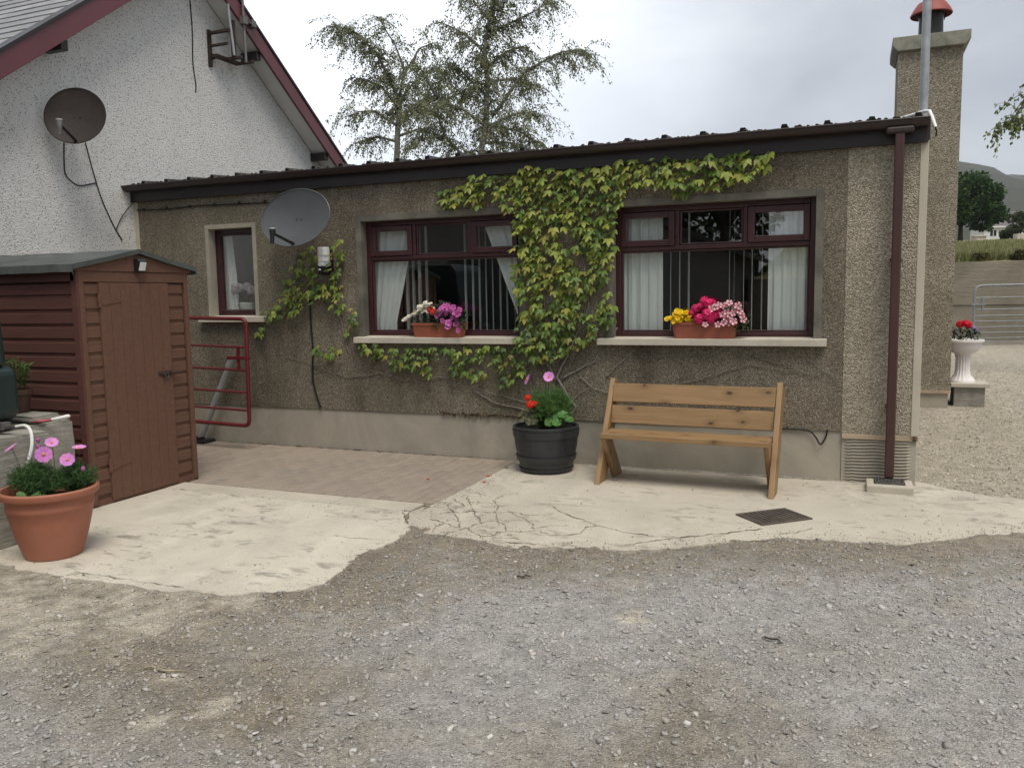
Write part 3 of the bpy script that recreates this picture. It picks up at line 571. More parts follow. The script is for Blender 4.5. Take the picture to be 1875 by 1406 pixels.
# windows
def window(x0, x1, z0, z1, trans, sashes, band, bmat, sill, main=True):
    y0, y1 = .10, .165; m = MB(); fw = .045
    m.box(x0, x0 + fw, y0, y1, z0, z1); m.box(x1 - fw, x1, y0, y1, z0, z1); m.box(x0 + fw, x1 - fw, y0, y1, z1 - fw, z1); m.box(x0 + fw, x1 - fw, y0, y1, z0, z0 + fw)
    if trans:
        m.box(x0 + fw, x1 - fw, y0, y1, trans, trans + .035)
        for s in sashes[1:]: m.box(s[0] - .018, s[0] + .018, y0, y1, trans + .035, z1 - fw)
    w = P(m.build('window', 'maroon_frame', ext, bevel=.005))
    def pane(a, b, c, d, y=.128): P(MB().box(a, b, y, y + .006, c, d).build('pane', 'glass', w))
    def bead(a, b, c, d, t_, yy0, yy1, nm):
        q = MB(); q.box(a, a + t_, yy0, yy1, c, d); q.box(b - t_, b, yy0, yy1, c, d); q.box(a + t_, b - t_, yy0, yy1, c, c + t_); q.box(a + t_, b - t_, yy0, yy1, d - t_, d)
        P(q.build(nm, 'maroon_frame', w, bevel=.006))
    if trans:
        edges = [s[0] for s in sashes] + [x1 - fw]
        for i, s in enumerate(sashes):
            a = x0 + fw if i == 0 else s[0] + .018; b = (sashes[i + 1][0] - .018) if i + 1 < len(sashes) else x1 - fw; c, d = trans + .035, z1 - fw
            if s[1]: bead(a + .002, b - .002, c + .002, d - .002, .052, .085, .15, 'sash'); pane(a + .045, b - .045, c + .045, d - .045, .115)
            else: bead(a + .002, b - .002, c + .002, d - .002, .016, .112, .15, 'glazing_bead'); pane(a + .01, b - .01, c + .01, d - .01)
        bead(x0 + fw + .002, x1 - fw - .002, z0 + fw + .002, trans - .002, .016, .112, .15, 'glazing_bead'); pane(x0 + fw + .01, x1 - fw - .01, z0 + fw + .01, trans - .01)
    else:
        bead(x0 + fw + .002, x1 - fw - .002, z0 + fw + .002, z1 - fw - .002, .022, .09, .15, 'sash'); pane(x0 + fw + .012, x1 - fw - .012, z0 + fw + .012, z1 - fw - .012, .115)
    for a, b_, c, d in ((x0 - .001, x0 + .012, z0, z1), (x1 - .012, x1 + .001, z0, z1), (x0 + .013, x1 - .013, z1 - .012, z1 + .001), (x0 + .013, x1 - .013, z0 - .002, z0 + .012)):
        P(MB().box(a, b_, .167, .30 if c < z1 - .1 and d - c < .1 else .281, c, d).build('bounce_reveal', 'white_plastic', w))  # white reveal linings, added to bounce daylight onto curtains and room
    b = MB(); ox0, ox1, oz1 = x0 - band, x1 + band, z1 + band
    b.box(ox0, x0, -.007, .0995, z0 - .03, oz1); b.box(x1, ox1, -.007, .0995, z0 - .03, oz1); b.box(x0, x1, -.007, .0995, z1, oz1)
    P(b.build('surround', bmat, w, bevel=.003))
    sm = MB().prism([(-.075, z0 - .062), (.098, z0 - .062), (.098, z0 + .006), (-.075, z0 - .006)], 0, sill[0], sill[1])
    P(sm.build('sill', 'sill_concrete', w, bevel=.004))
    return w
window(-6.42, -5.84, 1.372, 2.30, 0, [], .047, 'band_small', (-6.56, -5.682))
window(-4.512, -2.838, 1.160, 2.292, 1.915, [(-4.46, 1), (-3.975, 0), (-3.375, 1)], .06, 'band_old', (-4.598, -2.735))
window(-1.947, -.283, 1.160, 2.292, 1.915, [(-1.90, 1), (-1.408, 0), (-.838, 1)], .06, 'band_old', (-2.080, -.180))
# chimney breast on the gable
ch = P(MB().box(.445, 1.136, 4.22, 4.95, .30, 4.37).build('chimney', 'chimney_dash', ext))
P(MB().box(.47, 1.118, 4.235, 4.93, -.05, .262).build('chimney_base', 'plinth_concrete', ch)); P(MB().box(.44, 1.146, 4.205, 4.96, .262, .299).build('drip_board', 'raw_board', ch, bevel=.002))
P(MB().prism([(.375, 4.43), (.435, 4.371), (1.146, 4.371), (1.206, 4.43), (1.206, 4.535), (.375, 4.535)], 1, 4.15, 5.02).build('chimney_cap', 'cap_concrete', ch, bevel=.008))
cx, cy = .806, 4.55
P(MB().lathe([(.15, 4.53), (.140, 4.6), (.135, 4.8), (.145, 4.83), (.145, 4.86), (.12, 4.86)], 28, (cx, cy, 0)).build('chimney_pot', 'black_plastic', ch, smooth=True))
P(MB().lathe([(.23, 4.845), (.235, 4.855), (.215, 4.90), (.165, 4.975), (.15, 4.99), (.0, 5.0), (.0, 4.97), (.14, 4.96), (.2, 4.88)], 28, (cx, cy, 0), cap=False).build('cowl', 'cowl_red', ch, smooth=True))
m = MB()
for k in range(4):
    a = k * 1.57 + .5; m.tube([(cx + .14 * math.cos(a), cy + .14 * math.sin(a), 4.82), (cx + .17 * math.cos(a), cy + .17 * math.sin(a), 4.80), (cx + .19 * math.cos(a), cy + .19 * math.sin(a), 4.90)], .006, 5)
P(m.build('cowl_strap', 'black_plastic', ch))
# galvanised mast and white conduit by the gable
tag(MB().tube([(.548, 1.33, -.02), (.548, 1.33, 6.6)], .036, 16).build('service_mast', 'galvanised', smooth=True), 'tall galvanised steel pole rising in front of the chimney', 'pole')
t_ = thing('cable_conduit', 'thin white plastic conduit bent over the roof edge by the steel pole', 'conduit', (.5, .4, 2.9))
cm = MB().tube([(.02, 1.35, 3.0), (.25, .85, 2.965), (.44, .50, 2.950), (.50, .40, 2.948), (.528, .34, 2.935), (.545, .30, 2.88), (.568, .25, 2.79)], .013, 10)
cm.xf(Matrix.Translation((-.5, -.4, -2.9))).build('conduit', 'white_plastic', t_, smooth=True)
MB().tube([(.066, -.148, -.105), (.075, -.155, -.14), (.072, -.15, -.18)], .006, 6).build('cable_end', 'cable_black', t_, smooth=True)

# ---- inside the windows
def curtain(fn_x0, fn_x1, y, z0, z1, label, folds=9, group=None):
    V = []; nx_, nz_ = 70, 24; Fq = []
    for j in range(nz_ + 1):
        z = z0 + (z1 - z0) * j / nz_; a, b = fn_x0(z), fn_x1(z)
        for i in range(nx_ + 1):
            u = i / nx_; V.append((a + (b - a) * u, y + .016 * math.sin(u * folds * 6.283 + .4 * math.sin(z * 2)) + .007 * math.sin(u * folds * 14.1 + 1), z))
    for j in range(nz_):
        for i in range(nx_): q = j * (nx_ + 1) + i; Fq.append((q, q + 1, q + nx_ + 2, q + nx_ + 1))
    tag(MB().add(V, Fq).build('net_curtain', 'curtain', smooth='all'), label, 'curtain', group)
drape = lambda z: -4.03 - .22 * min(1, max(0, (2.2 - z) / .9)) ** 1.1
curtain(lambda z: -4.66, drape, .205, 1.19, 2.42, 'white net curtain drawn aside behind the daisies in the ivy-edged window', 7)
curtain(lambda z: -3.30 + .40 * min(1, max(0, (2.3 - z) / 1.05)), lambda z: -2.72, .205, 1.19, 2.42, 'white net curtain drawn aside next to the ivy in the daisy window', 6)
curtain(lambda z: -2.08, lambda z: -1.55, .205, 1.19, 2.42, 'straight white curtain behind the window with yellow flowers, ivy side', 6)
curtain(lambda z: -.66, lambda z: -.20, .205, 1.19, 2.42, 'straight white curtain behind the window with yellow flowers, downpipe side', 6)
curtain(lambda z: -6.60, lambda z: -6.28 - .03 * math.sin(z * 3), .22, 1.40, 2.40, 'narrow pale net curtain inside the small window', 4)
def blind(xs, z0, z1, label, ang):
    t = thing('vertical_blind', label, 'blind', (xs[0], .30, z0))
    sm = MB().box(-.044, .044, -.0008, .0008, 0, z1 - z0).mesh('slat', 'blind_fabric')
    for x in xs: link('slat', sm, t, loc=(x - xs[0], 0, 0), rot=(0, 0, R(ang + random.uniform(-5, 5))))
    MB().box(xs[0] - .1 - xs[0], xs[-1] + .1 - xs[0], -.02, .02, z1 - z0, z1 - z0 + .03).build('head_rail', 'white_plastic', t)
blind([-4.17, -4.10, -4.03, -3.95], 1.20, 2.40, 'open vertical blind slats beside the drawn curtain, daisy window', 100)
blind([-3.52, -3.44, -3.37, -3.30, -3.23, -3.15, -3.08, -3.0], 1.20, 2.40, 'open vertical blind slats toward the ivy, daisy window', 104)
blind([-1.50, -1.42, -1.34], 1.20, 2.40, 'three open vertical blind slats behind the yellow flowers', 94)
blind([-.99, -.95, -.87, -.80, -.72, -.65], 1.20, 2.40, 'open vertical blind slats behind the striped petunias', 96)

# ================================================================= WHITE HOUSE (gable end faces the yard)
wh = thing('white_house', 'white roughcast house gable with maroon bargeboards and grey slate roof', 'house', (-9.5, .907, 0))
def PW(o):
    if o.parent is wh: o.matrix_parent_inverse = Matrix.Translation((9.5, -.907, 0))
    return o
AY, AZ, SLP = .907, 5.62, .745
def gable_z(y): return AZ - SLP * abs(y - AY)
PW(MB().prism([(-2.95, -.1), (4.76, -.1), (4.76, gable_z(4.76) - .1), (AY, AZ - .1), (-2.95, gable_z(-2.95) - .1)], 0, -15, -7.45).build('gable_wall', 'white_dash', wh))
for sgn in (-1, 1):
    y1 = AY + sgn * 4.15; d = .115
    pr = [(AY, AZ - .12), (y1, gable_z(y1) - .12), (y1, gable_z(y1) + .11), (AY, AZ + .11)]
    PW(MB().prism(pr, 0, -7.19, -7.155).build('bargeboard', 'bargeboard', wh, bevel=.004))
    PW(MB().prism([(AY, AZ - .09), (y1, gable_z(y1) - .09), (y1, gable_z(y1) - .07), (AY, AZ - .07)], 0, -7.449, -7.192).build('soffit', 'house_white', wh))
    PW(MB().prism([(AY, AZ + .112), (y1, gable_z(y1) + .112), (y1, gable_z(y1) + .15), (AY, AZ + .15)], 0, -7.30, -7.14).build('verge_capping', 'fascia_dark', wh))
for y, dz in ((-.98, 0), (.55, 0), (1.95, 0), (3.38, 0)):
    PW(MB().box(-7.449, -7.193, y - .04, y + .04, gable_z(y) - .215, gable_z(y) - .11).build('purlin_end', 'fascia_dark', wh, bevel=.004))
th = math.atan(SLP); cs, sn = math.cos(th), math.sin(th)
rf = PW(MB().prism([(AY, AZ - .06), (AY - 4.15, gable_z(AY - 4.15) - .06), (AY - 4.15, gable_z(AY - 4.15) + .06), (AY, AZ + .06), (AY + 4.15, gable_z(AY + 4.15) + .06), (AY + 4.15, gable_z(AY + 4.15) - .06)], 0, -15.2, -7.30).build('roof', 'slate', wh))
# individual slates on the front slope near the verge, the rest as one mesh
sv, sf = [(-.149, 0, -.006), (.149, 0, -.006), (.149, .34, -.006), (-.149, .34, -.006), (-.149, 0, .012), (.149, 0, .012), (.149, .34, .004), (-.149, .34, .004)], [(4, 5, 6, 7), (0, 1, 5, 4), (1, 2, 6, 5), (3, 0, 4, 7)]
slm = MB().add(sv, sf).mesh('slate', 'slate'); far = MB(); GAUGE = .205; nrow = int(5.15 / GAUGE)
rot = Matrix.Rotation(th - R(1.6), 4, 'X')
for r in range(nrow):
    s_ = r * GAUGE; y = AY - 4.15 + s_ * cs; z = gable_z(AY - 4.15) + .082 + s_ * sn
    for c in range(13):
        x = -7.45 - .302 * c - (.151 if r % 2 else 0)
        if 3 < r and c < 12:
            o = PW(link('slate', slm, rf)); o.location = (x, y, z + random.uniform(0, .003)); o.rotation_euler = (th - R(1.6), 0, random.uniform(-.004, .004))
        else: far.add([tuple(Matrix.Translation((x, y, z)) @ rot @ Vector(p)) for p in sv], sf)
PW(stuff(far.build('slate', 'slate', rf)))
# ---- satellite dishes
def dish(center, normal, a, b, depth, wall_pt, mat, label, lnb_len, droop):
    t = thing('satellite_dish', label, 'dish', center)
    n = Vector(normal).normalized(); u = Vector((0, 0, 1)).cross(n).normalized(); w = n.cross(u).normalized()
    V = []; Fq = []; rings, seg = 10, 48
    for sgn in (0, 1):
        for r in range(rings + 1):
            q = r / rings
            for k in range(seg):
                an = 2 * math.pi * k / seg
                V.append(u * (a * q * math.cos(an)) + w * (b * q * math.sin(an)) + n * (depth * q * q - depth - .004 * sgn))
    for sgn in (0, 1):
        o = sgn * (rings + 1) * seg
        for r in range(rings):
            for k in range(seg):
                f = (o + r * seg + k, o + r * seg + (k + 1) % seg, o + (r + 1) * seg + (k + 1) % seg, o + (r + 1) * seg + k); Fq.append(f if not sgn else f[::-1])
    o0, o1 = rings * seg, (2 * rings + 1) * seg
    Fq += [(o0 + k, o0 + (k + 1) % seg, o1 + (k + 1) % seg, o1 + k) for k in range(seg)]
    MB().add(V, Fq).build('reflector', mat, t, smooth=True)
    rim = [u * (a * math.cos(2 * math.pi * k / 48)) + w * (b * math.sin(2 * math.pi * k / 48)) for k in range(49)]
    MB().tube(rim, .006, 6, caps=False).build('rim', mat, t, smooth=True)
    root = w * (-b * .90) - n * (depth * .15) + u * (a * .02); tip = w * (-b * droop) + n * lnb_len
    MB().tube([root, root + (tip - root) * .5, tip], [.016, .015, .013], 6).build('feed_arm', 'black_plastic', t)
    back = (-n + w * -.2).normalized()
    d = (Vector(w) * -1 + n * -.1).normalized()
    MB().tube([tip - d * .04, tip - d * .015, tip + d * .03, tip + d * .10], [.030, .032, .022, .020], 10).build('receiver_head', 'black_plastic' if 'grey' in label else 'steel_aged', t, smooth=True)
    MB().lathe([(.0, .012), (.028, .008), (.032, -.004)], 14, tuple(tip - d * .042), cap=False).build('receiver_cap', 'grey_plastic', t, smooth=True)
    wp = Vector(wall_pt) - Vector(center); hub = -n * (depth + .03)
    MB().tube([hub + n * .02, hub, wp * .5 + hub * .5, wp], [.03, .03, .022, .022], 8).build('wall_bracket', 'steel_aged', t)
    pl = MB(); 
    for s in (-.03, .03):
        p = u * s - n * (depth - .004); pl.tube([p - n * .003, p + n * .004], .006, 8)
    pl.build('bolt', 'black_plastic', t)
dish((-5.07, -.30, 2.335), (-.12, -1, .20), .445, .285, .06, (-5.05, .0, 2.30), 'dish_grey', 'large grey satellite dish on the brown pebble-dash wall', .27, .78)
dish((-7.08, -1.015, 3.36), (.42, -.90, .16), .295, .275, .05, (-7.45, -.75, 3.38), 'dish_brown', 'dirty brown satellite dish on the white gable wall', .30, .72)
# ---- aerial bracket with two poles
t = thing('aerial_bracket', 'rusty wall bracket holding two upright aerial poles under the maroon bargeboard', 'aerial', (-7.45, 1.6, 4.6))
MB().box(0, .03, -.30, -.25, -.18, .26).box(.03, .34, -.30, -.26, .20, .235).box(.03, .30, -.295, -.265, .05, .08).build('bracket', 'rusty_iron', t, bevel=.003)
MB().box(0, .05, -.27, -.22, -.08, -.02).box(.05, .12, -.27, .16, -.07, -.03).box(.10, .34, -.10, -.06, -.07, -.035).box(.10, .34, .12, .16, -.07, -.035).build('bracket', 'rusty_iron', t, bevel=.003)
MB().tube([(.30, -.17, -.05), (.28, -.21, .45), (.27, -.24, 1.6)], .016, 10).build('pole', 'galvanised', t, smooth=True)
MB().tube([(.32, .02, -.09), (.31, .0, 1.6)], .018, 10).build('pole', 'steel_aged', t, smooth=True)
MB().tube([(.22, -.08, -.03), (.22, -.08, .40)], .03, 8).build('strut', 'rusty_iron', t)
MB().box(.28, .36, -.03, .05, .36, .46).box(.30, .34, .05, .16, .40, .42).box(.28, .35, .14, .22, .37, .46).build('clamp', 'steel_aged', t, bevel=.008)
# ---- cables
def cable(pts, r, label, mat='cable_black', sub=6):
    Q = [Vector(p) for p in pts]; path = []
    for i in range(len(Q) - 1):
        p0, p1, p2, p3 = Q[max(i - 1, 0)], Q[i], Q[i + 1], Q[min(i + 2, len(Q) - 1)]
        for k in range(sub):
            u = k / sub; path.append(.5 * ((2 * p1) + (p2 - p0) * u + (2 * p0 - 5 * p1 + 4 * p2 - p3) * u * u + (3 * p1 - p0 - 3 * p2 + p3) * u ** 3))
    path.append(Q[-1]); c = path[len(path) // 2].copy()
    return tag(MB().tube([p - c for p in path], r, 6).build('cable', mat, smooth=True, loc=c), label, 'cable')
XG = -7.443
cable([(XG, -.853, 3.16), (XG, -.868, 2.95), (XG, -.86, 2.84), (XG, -.78, 2.77), (XG, -.685, 2.75), (XG, -.493, 2.80)], .006, 'short black cable looping below the brown dish on the gable')
cable([(XG, -.596, 3.20), (XG, -.50, 2.83), (XG, -.425, 2.608), (XG, -.30, 2.36), (XG, -.20, 2.22)], .006, 'long black cable running down the gable from the brown dish')
cable([(XG, -.269, 2.331), (XG, -.20, 2.45), (-7.41, -.03, 2.66)], .005, 'thin black cable slanting from the gable up to the fascia end')
cable([(XG, 1.03, 5.28), (XG, 1.05, 4.8), (XG, 1.03, 4.4), (XG, 1.06, 4.15), (XG, 1.045, 4.054)], .007, 'loose black cable hanging free on the upper white gable')
cc = cable([(-7.40, -.012, 2.555), (-7.0, -.012, 2.545), (-6.54, -.012, 2.555), (-6.1, -.012, 2.548), (-5.69, -.012, 2.54), (-5.2, -.012, 2.52)], .006, 'black cable clipped along the wall under the fascia')
for k in range(6): MB().box(-.012, .012, -.006, .008, -.008, .016).build('clip', 'cable_black', cc, loc=Vector((-7.3 + k * .33, -.012, 2.552)) - cc.location)
cable([(-5.14, -.014, 1.62), (-5.14, -.014, 1.3), (-5.13, -.014, 1.02), (-5.145, -.014, .74), (-5.11, -.014, .56), (-5.06, -.014, .42)], .009, 'black cable running down the wall below the bulkhead lamp')
cable([(-.55, -.008, .412), (-.32, -.010, .410), (-.25, -.016, .36), (-.21, -.022, .30), (-.17, -.018, .36), (-.16, -.01, .42)], .007, 'short black cable loop hanging below the dash near the bench')
# ---- bulkhead lamp on the wall
t = thing('wall_lamp', 'white ribbed bulkhead lamp with black base among ivy below the grey dish', 'lamp', (-4.91, 0, 1.93))
MB().box(-.075, .075, -.05, 0, -.15, .13).build('back_plate', 'black_plastic', t, bevel=.02)
dm = MB().prism([(-.062, -.05), (-.058, -.10), (-.03, -.125), (.03, -.125), (.058, -.10), (.062, -.05)], 2, -.065, .125); dm.build('diffuser', 'white_plastic', t, bevel=.012)
for z in (-.02, .04): MB().box(-.064, .064, -.127, -.05, z, z + .004).build('guard_bar', 'grey_plastic', t)
MB().prism([(-.06, -.05), (-.05, -.11), (.05, -.11), (.06, -.05)], 2, -.14, -.068).build('sensor_housing', 'black_plastic', t, bevel=.01)
MB().lathe([(.0, .014), (.012, .008), (.014, -.004)], 12, (-.025, -.112, -.10), cap=False).build('sensor', 'white_plastic', t, smooth=True)

# ================================================================= GARDEN SHED
sh = thing('garden_shed', 'brown timber garden shed with green felt roof and bolted plank door', 'shed', (-5.25, -2.15, 0))
def board(l, h):                                     # shiplap board: length along X, face towards -Y
    return MB().prism([(0, 0), (-.006, 0), (-.006, .022), (-.016, .030), (-.016, h - .004), (-.010, h), (0, h)], 0, 0, l)
YL, YR, XF, XB = -2.685, -1.605, -5.25, -7.05
BH = .1085
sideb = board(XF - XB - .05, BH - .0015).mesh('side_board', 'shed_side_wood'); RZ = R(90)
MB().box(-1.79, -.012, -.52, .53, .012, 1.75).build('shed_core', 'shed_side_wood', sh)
nb = 15
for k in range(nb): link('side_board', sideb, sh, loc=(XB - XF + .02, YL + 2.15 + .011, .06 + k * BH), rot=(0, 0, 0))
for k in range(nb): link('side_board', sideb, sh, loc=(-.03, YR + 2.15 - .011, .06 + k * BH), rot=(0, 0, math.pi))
lb = board(.135, BH - .0015).mesh('front_board', 'shed_wood'); rb = board(.165, BH - .0015).mesh('front_board', 'shed_wood')
for k in range(nb):
    link('front_board', lb, sh, loc=(-.008, YL + 2.15 + .040, .06 + k * BH), rot=(0, 0, RZ)); link('front_board', rb, sh, loc=(-.008, -1.828 + 2.15, .06 + k * BH), rot=(0, 0, RZ))
for y in (YL, YR - .042): MB().box(-.035, .022, y + 2.15, y + 2.192, .02, 1.79).build('corner_post', 'shed_wood', sh, bevel=.003)
MB().box(-.035, .022, YL + 2.15 - .0, YL + 2.15 - .022, .02, 1.79).build('corner_post', 'shed_side_wood', sh, bevel=.002)
MB().box(-1.8, .012, YL + 2.15 - .006, YR + 2.15 + .006, 0, .055).build('floor_bearer', 'shed_wood', sh)
MB().box(-.02, .020, -.495, .505, 1.695, 1.775).build('lintel', 'shed_wood', sh, bevel=.003)
MB().prism([(YL + 2.11, 1.776), (YR + 2.19, 1.776), (YR + 2.19, 1.800), (.012, 1.915), (YL + 2.11, 1.800)], 0, -.01, .028).build('gable_board', 'shed_wood', sh, bevel=.003)
MB().box(-1.8, .0, YL + 2.15 - .022, YL + 2.15 - .004, 1.70, 1.79).build('eave_rail', 'shed_side_wood', sh, bevel=.002)
rp = [(YL + 2.08, 1.785), (.012, 1.918), (YR + 2.22, 1.785), (YR + 2.225, 1.815), (.012, 1.948), (YL + 2.075, 1.815)]
V = []; Fq = []; nseg = 28
top = [(YL + 2.07, 1.765), (YL + 2.07, 1.822), (-.27, 1.889), (.012, 1.952), (.29, 1.889), (YR + 2.23, 1.822), (YR + 2.23, 1.765)]
for i in range(nseg + 1):
    x = -1.86 + 1.92 * i / nseg
    for y, z in top: V.append((x, y + .006 * nzv(x, y, z, 6), z + .008 * nzv(x, y, 1, 5)))
n = len(top)
for i in range(nseg):
    for k in range(n - 1): Fq.append((i * n + k, i * n + k + 1, (i + 1) * n + k + 1, (i + 1) * n + k))
b0 = nseg * n
V2 = [(x - .005, y * .98, z - .035) for x, y, z in V[b0:b0 + n]]; bb = len(V); V += V2
Fq += [(b0 + k, b0 + k + 1, bb + k + 1, bb + k) for k in range(n - 1)]
MB().add(V, Fq).build('felt_roof', 'felt', sh, smooth=True)
dr = MB().box(.002, .012, -.362, .318, .03, 1.692).build('door', 'shed_wood', sh)
pw = .680 / 7
for k in range(7): MB().box(.0125, .0245, -.361 + k * pw + .0008, -.361 + (k + 1) * pw - .0012, .025 + random.uniform(0, .004), 1.690).build('plank', 'shed_wood', dr, bevel=.0025)
for z in (.30, 1.555):
    MB().prism([(-.345, z - .035), (-.335, z - .035), (-.17, z - .010), (-.17, z + .010), (-.335, z + .035), (-.345, z + .035)], 0, .025, .0285).box(.022, .030, -.378, -.350, z - .05, z + .05).build('hinge', 'shed_wood', dr)
MB().box(.025, .029, .16, .31, .937, .972).build('bolt_plate', 'rusty_iron', dr); MB().tube([(.036, .18, .955), (.036, .40, .955)], .007, 8).tube([(.036, .215, .955), (.05, .215, .935), (.052, .215, .905)], .006, 6).box(.029, .042, .20, .215, .942, .968).box(.029, .042, .285, .30, .942, .968).build('door_bolt', 'rusty_iron', dr, bevel=.001)
MB().tube([(.03, .232, .95), (.034, .238, .915), (.034, .262, .915), (.03, .26, .95)], .004, 6).build('padlock_shackle', 'steel_aged', dr)
lt_s = .72
lt = thing('security_light', 'small black solar security light under the shed roof apex', 'lamp', (-5.222, -2.135, 1.82))
lt.scale = (lt_s, lt_s, lt_s)
MB().prism([(0, .075), (.05, .085), (.085, .05), (.05, -.06), (0, -.07)], 1, -.055, .055).build('housing', 'black_plastic', lt, bevel=.004)
MB().prism([(.083, .042), (.0885, .040), (.060, -.048), (.0545, -.046)], 1, -.042, .042).build('panel', 'white_plastic', lt)

# ================================================================= RED GATE and grey pipe by the shed
gt = thing('field_gate', 'dark red tubular metal gate folded back against the wall behind the shed', 'gate', (-6.9, -.35, 0))
def arc_path(pts, rad, n=6):
    out = [Vector(pts[0])]
    for a, b, c in zip(pts[:-2], pts[1:-1], pts[2:]):
        a, b, c = Vector(a), Vector(b), Vector(c); d1 = (a - b).normalized(); d2 = (c - b).normalized()
        for k in range(n + 1):
            u = k / n; p0 = b + d1 * rad; p2 = b + d2 * rad; out.append(p0 * (1 - u) ** 2 + b * 2 * u * (1 - u) + p2 * u * u)
    out.append(Vector(pts[-1])); return out
MB().tube(arc_path([(.0, 0, 1.375), (1.215, 0, 1.352), (1.195, 0, .255), (.0, 0, .285)], .07), .021, 10).build('gate_frame', 'red_gate_paint', gt, smooth=True)
MB().tube([(0, 0, .2), (0, 0, 1.45)], .024, 10).build('hinge_post', 'red_gate_paint', gt, smooth=True)
MB().tube([(.40, 0, 1.36), (.42, 0, .275)], .018, 8).build('gate_upright', 'red_gate_paint', gt, smooth=True)
for z in (1.075, .84, .61, .425): MB().tube([(.02, 0, z + .02), (1.2, 0, z - .012)], .0125, 8).build('gate_rail', 'red_gate_paint', gt, smooth=True)
MB().box(1.08, 1.11, -.012, .012, .84, 1.06).box(.96, 1.23, -.018, .018, .935, .972).build('latch', 'red_gate_paint', gt, bevel=.003)
t = thing('drain_pipe', 'grey plastic waste pipe leaning diagonally against the plinth behind the red gate', 'pipe', (-6.58, -.10, .0))
MB().tube([(-.02, 0, .03), (.47, 0, .90)], .034, 14).build('pipe', 'grey_plastic', t, smooth=True); MB().tube([(.43, 0, .83), (.49, 0, .93)], .041, 14).build('pipe_cap', 'grey_plastic', t, smooth=True)
t = thing('gully_trap', 'small black plastic gully at the foot of the grey waste pipe', 'drain', (-6.58, -.11, 0))
MB().box(-.13, .13, -.09, .09, -.03, .035).build('gully_body', 'black_plastic', t, bevel=.012); MB().lathe([(.06, .03), (.065, .06), (.05, .06), (.05, .03)], 20, (-.03, 0, 0)).build('gully_collar', 'black_plastic', t, smooth=True)

# ================================================================= BENCH
bn = thing('garden_bench', 'varnished pine garden bench with two backrest boards and crossed plank legs', 'bench', (-1.21, -.72, 0), R(-2.5))
LEG = MB().box(0, .962, -.0, .04, -.0, .17)
def plank(name, w, d, t_, m, mat='bench_wood'):       # local X = length
    o = MB().box(0, w, 0, d, 0, t_).build(name, mat, bn, bevel=.004); o.matrix_parent_inverse = Matrix.Identity(4); o.matrix_local = m; return o
def basis(o, ex, ey, ez):
    m = Matrix.Identity(4)
    for i in range(3): m[i][0] = ex[i]; m[i][1] = ey[i]; m[i][2] = ez[i]; m[i][3] = o[i]
    return m
def side_plank(name, x, y0, z0, y1, z1, depth, th_):   # plank in the YZ plane from (y0,z0) to (y1,z1), front edge given, ends cut level with the ground
    L_ = math.hypot(y1 - y0, z1 - z0); d = Vector((0, (y1 - y0) / L_, (z1 - z0) / L_)); nrm_ = Vector((0, d.z, -d.y)); tt = depth * d.y / d.z
    m = MB(); k0, k1 = tt, -0.0
    q = [(0, 0), (L_, 0), (L_, depth), (tt, depth)]
    m.prism(q, 2, 0, th_)
    o = m.build(name, 'bench_wood', bn, bevel=.004); o.matrix_local = basis(Vector((x + th_, y0, z0)), d, nrm_, Vector((-1, 0, 0))); return o
for x in (-.705, .665): side_plank('back_leg', x, -.04, 0, .41, .832, .19, .042)
for x in (-.661, .621):
    # short leg runs from under the seat front down to the back
    y0, z0, y1, z1 = .055, .375, .335, .0
    pr = [(y0 - .06, z0), (y0 + .12, z0), (y1 + .14, 0), (y1 - .05, 0)]
    Ld = Vector((0, pr[3][0] - pr[0][0], pr[3][1] - pr[0][1])); Ln = Ld.length; Ld.normalize(); Nn = Vector((0, -Ld.z, Ld.y))
    loc2 = [((Vector((0, a - pr[0][0], b - pr[0][1]))).dot(Ld), (Vector((0, a - pr[0][0], b - pr[0][1]))).dot(Nn)) for a, b in pr]
    o = MB().prism(loc2, 2, 0, .040).build('front_leg', 'bench_wood', bn, bevel=.004); o.matrix_local = basis(Vector((x + .040, pr[0][0], pr[0][1])), Ld, Nn, Vector((-1, 0, 0)))
plank('seat', 1.322, .30, .040, basis(Vector((-.661, -.01, .377)), (1, 0, 0), (0, 1, 0), (0, 0, 1)))
bt = R(14); by, bz = math.sin(bt), math.cos(bt)
for k, (s0, s1) in enumerate(((.055, .205), (.235, .392))):
    yb, zb = .30, .405
    plank('back_board', 1.322, s1 - s0, .036, basis(Vector((-.661, yb + by * s0, zb + bz * s0)), (1, 0, 0), (0, by, bz), (0, -bz, by)))

# ================================================================= DRAINS
t = thing('drain_grate', 'slotted iron drain grate sunk diagonally in the concrete apron', 'drain', (-.462, -1.30, .0), R(42))
MB().box(-.20, .20, -.145, .145, -.02, .0035).build('grate_pit', 'black_plastic', t)
MB().box(-.205, .205, -.150, -.130, -.02, .011).box(-.205, .205, .130, .150, -.02, .011).box(-.205, -.185, -.130, .130, -.02, .0108).box(.185, .205, -.130, .130, -.02, .0108).build('grate_frame', 'cast_iron', t, bevel=.002)
for k in range(10): x = -.165 + k * .0366; MB().box(x - .0115, x + .0115, -.130, .130, -.006, .0095).build('grate_bar', 'cast_iron', t, bevel=.002)
t = thing('gully_surround', 'concrete gully kerb with black grid under the brown downpipe', 'drain', (.303, -.175, 0))
MB().box(-.165, .165, -.165, .10, -.03, .058).build('kerb_block', 'kerb_concrete', t, bevel=.01)
MB().box(-.11, .11, -.10, .085, .055, .062).build('grid_base', 'black_plastic', t)
m = MB()
for k in range(9): m.box(-.105 + k * .025, -.099 + k * .025, -.10, .085, .062, .072)
for k in range(6): m.box(-.105, .107, -.10 + k * .034, -.094 + k * .034, .063, .0725)
m.build('grid', 'steel_aged', t)

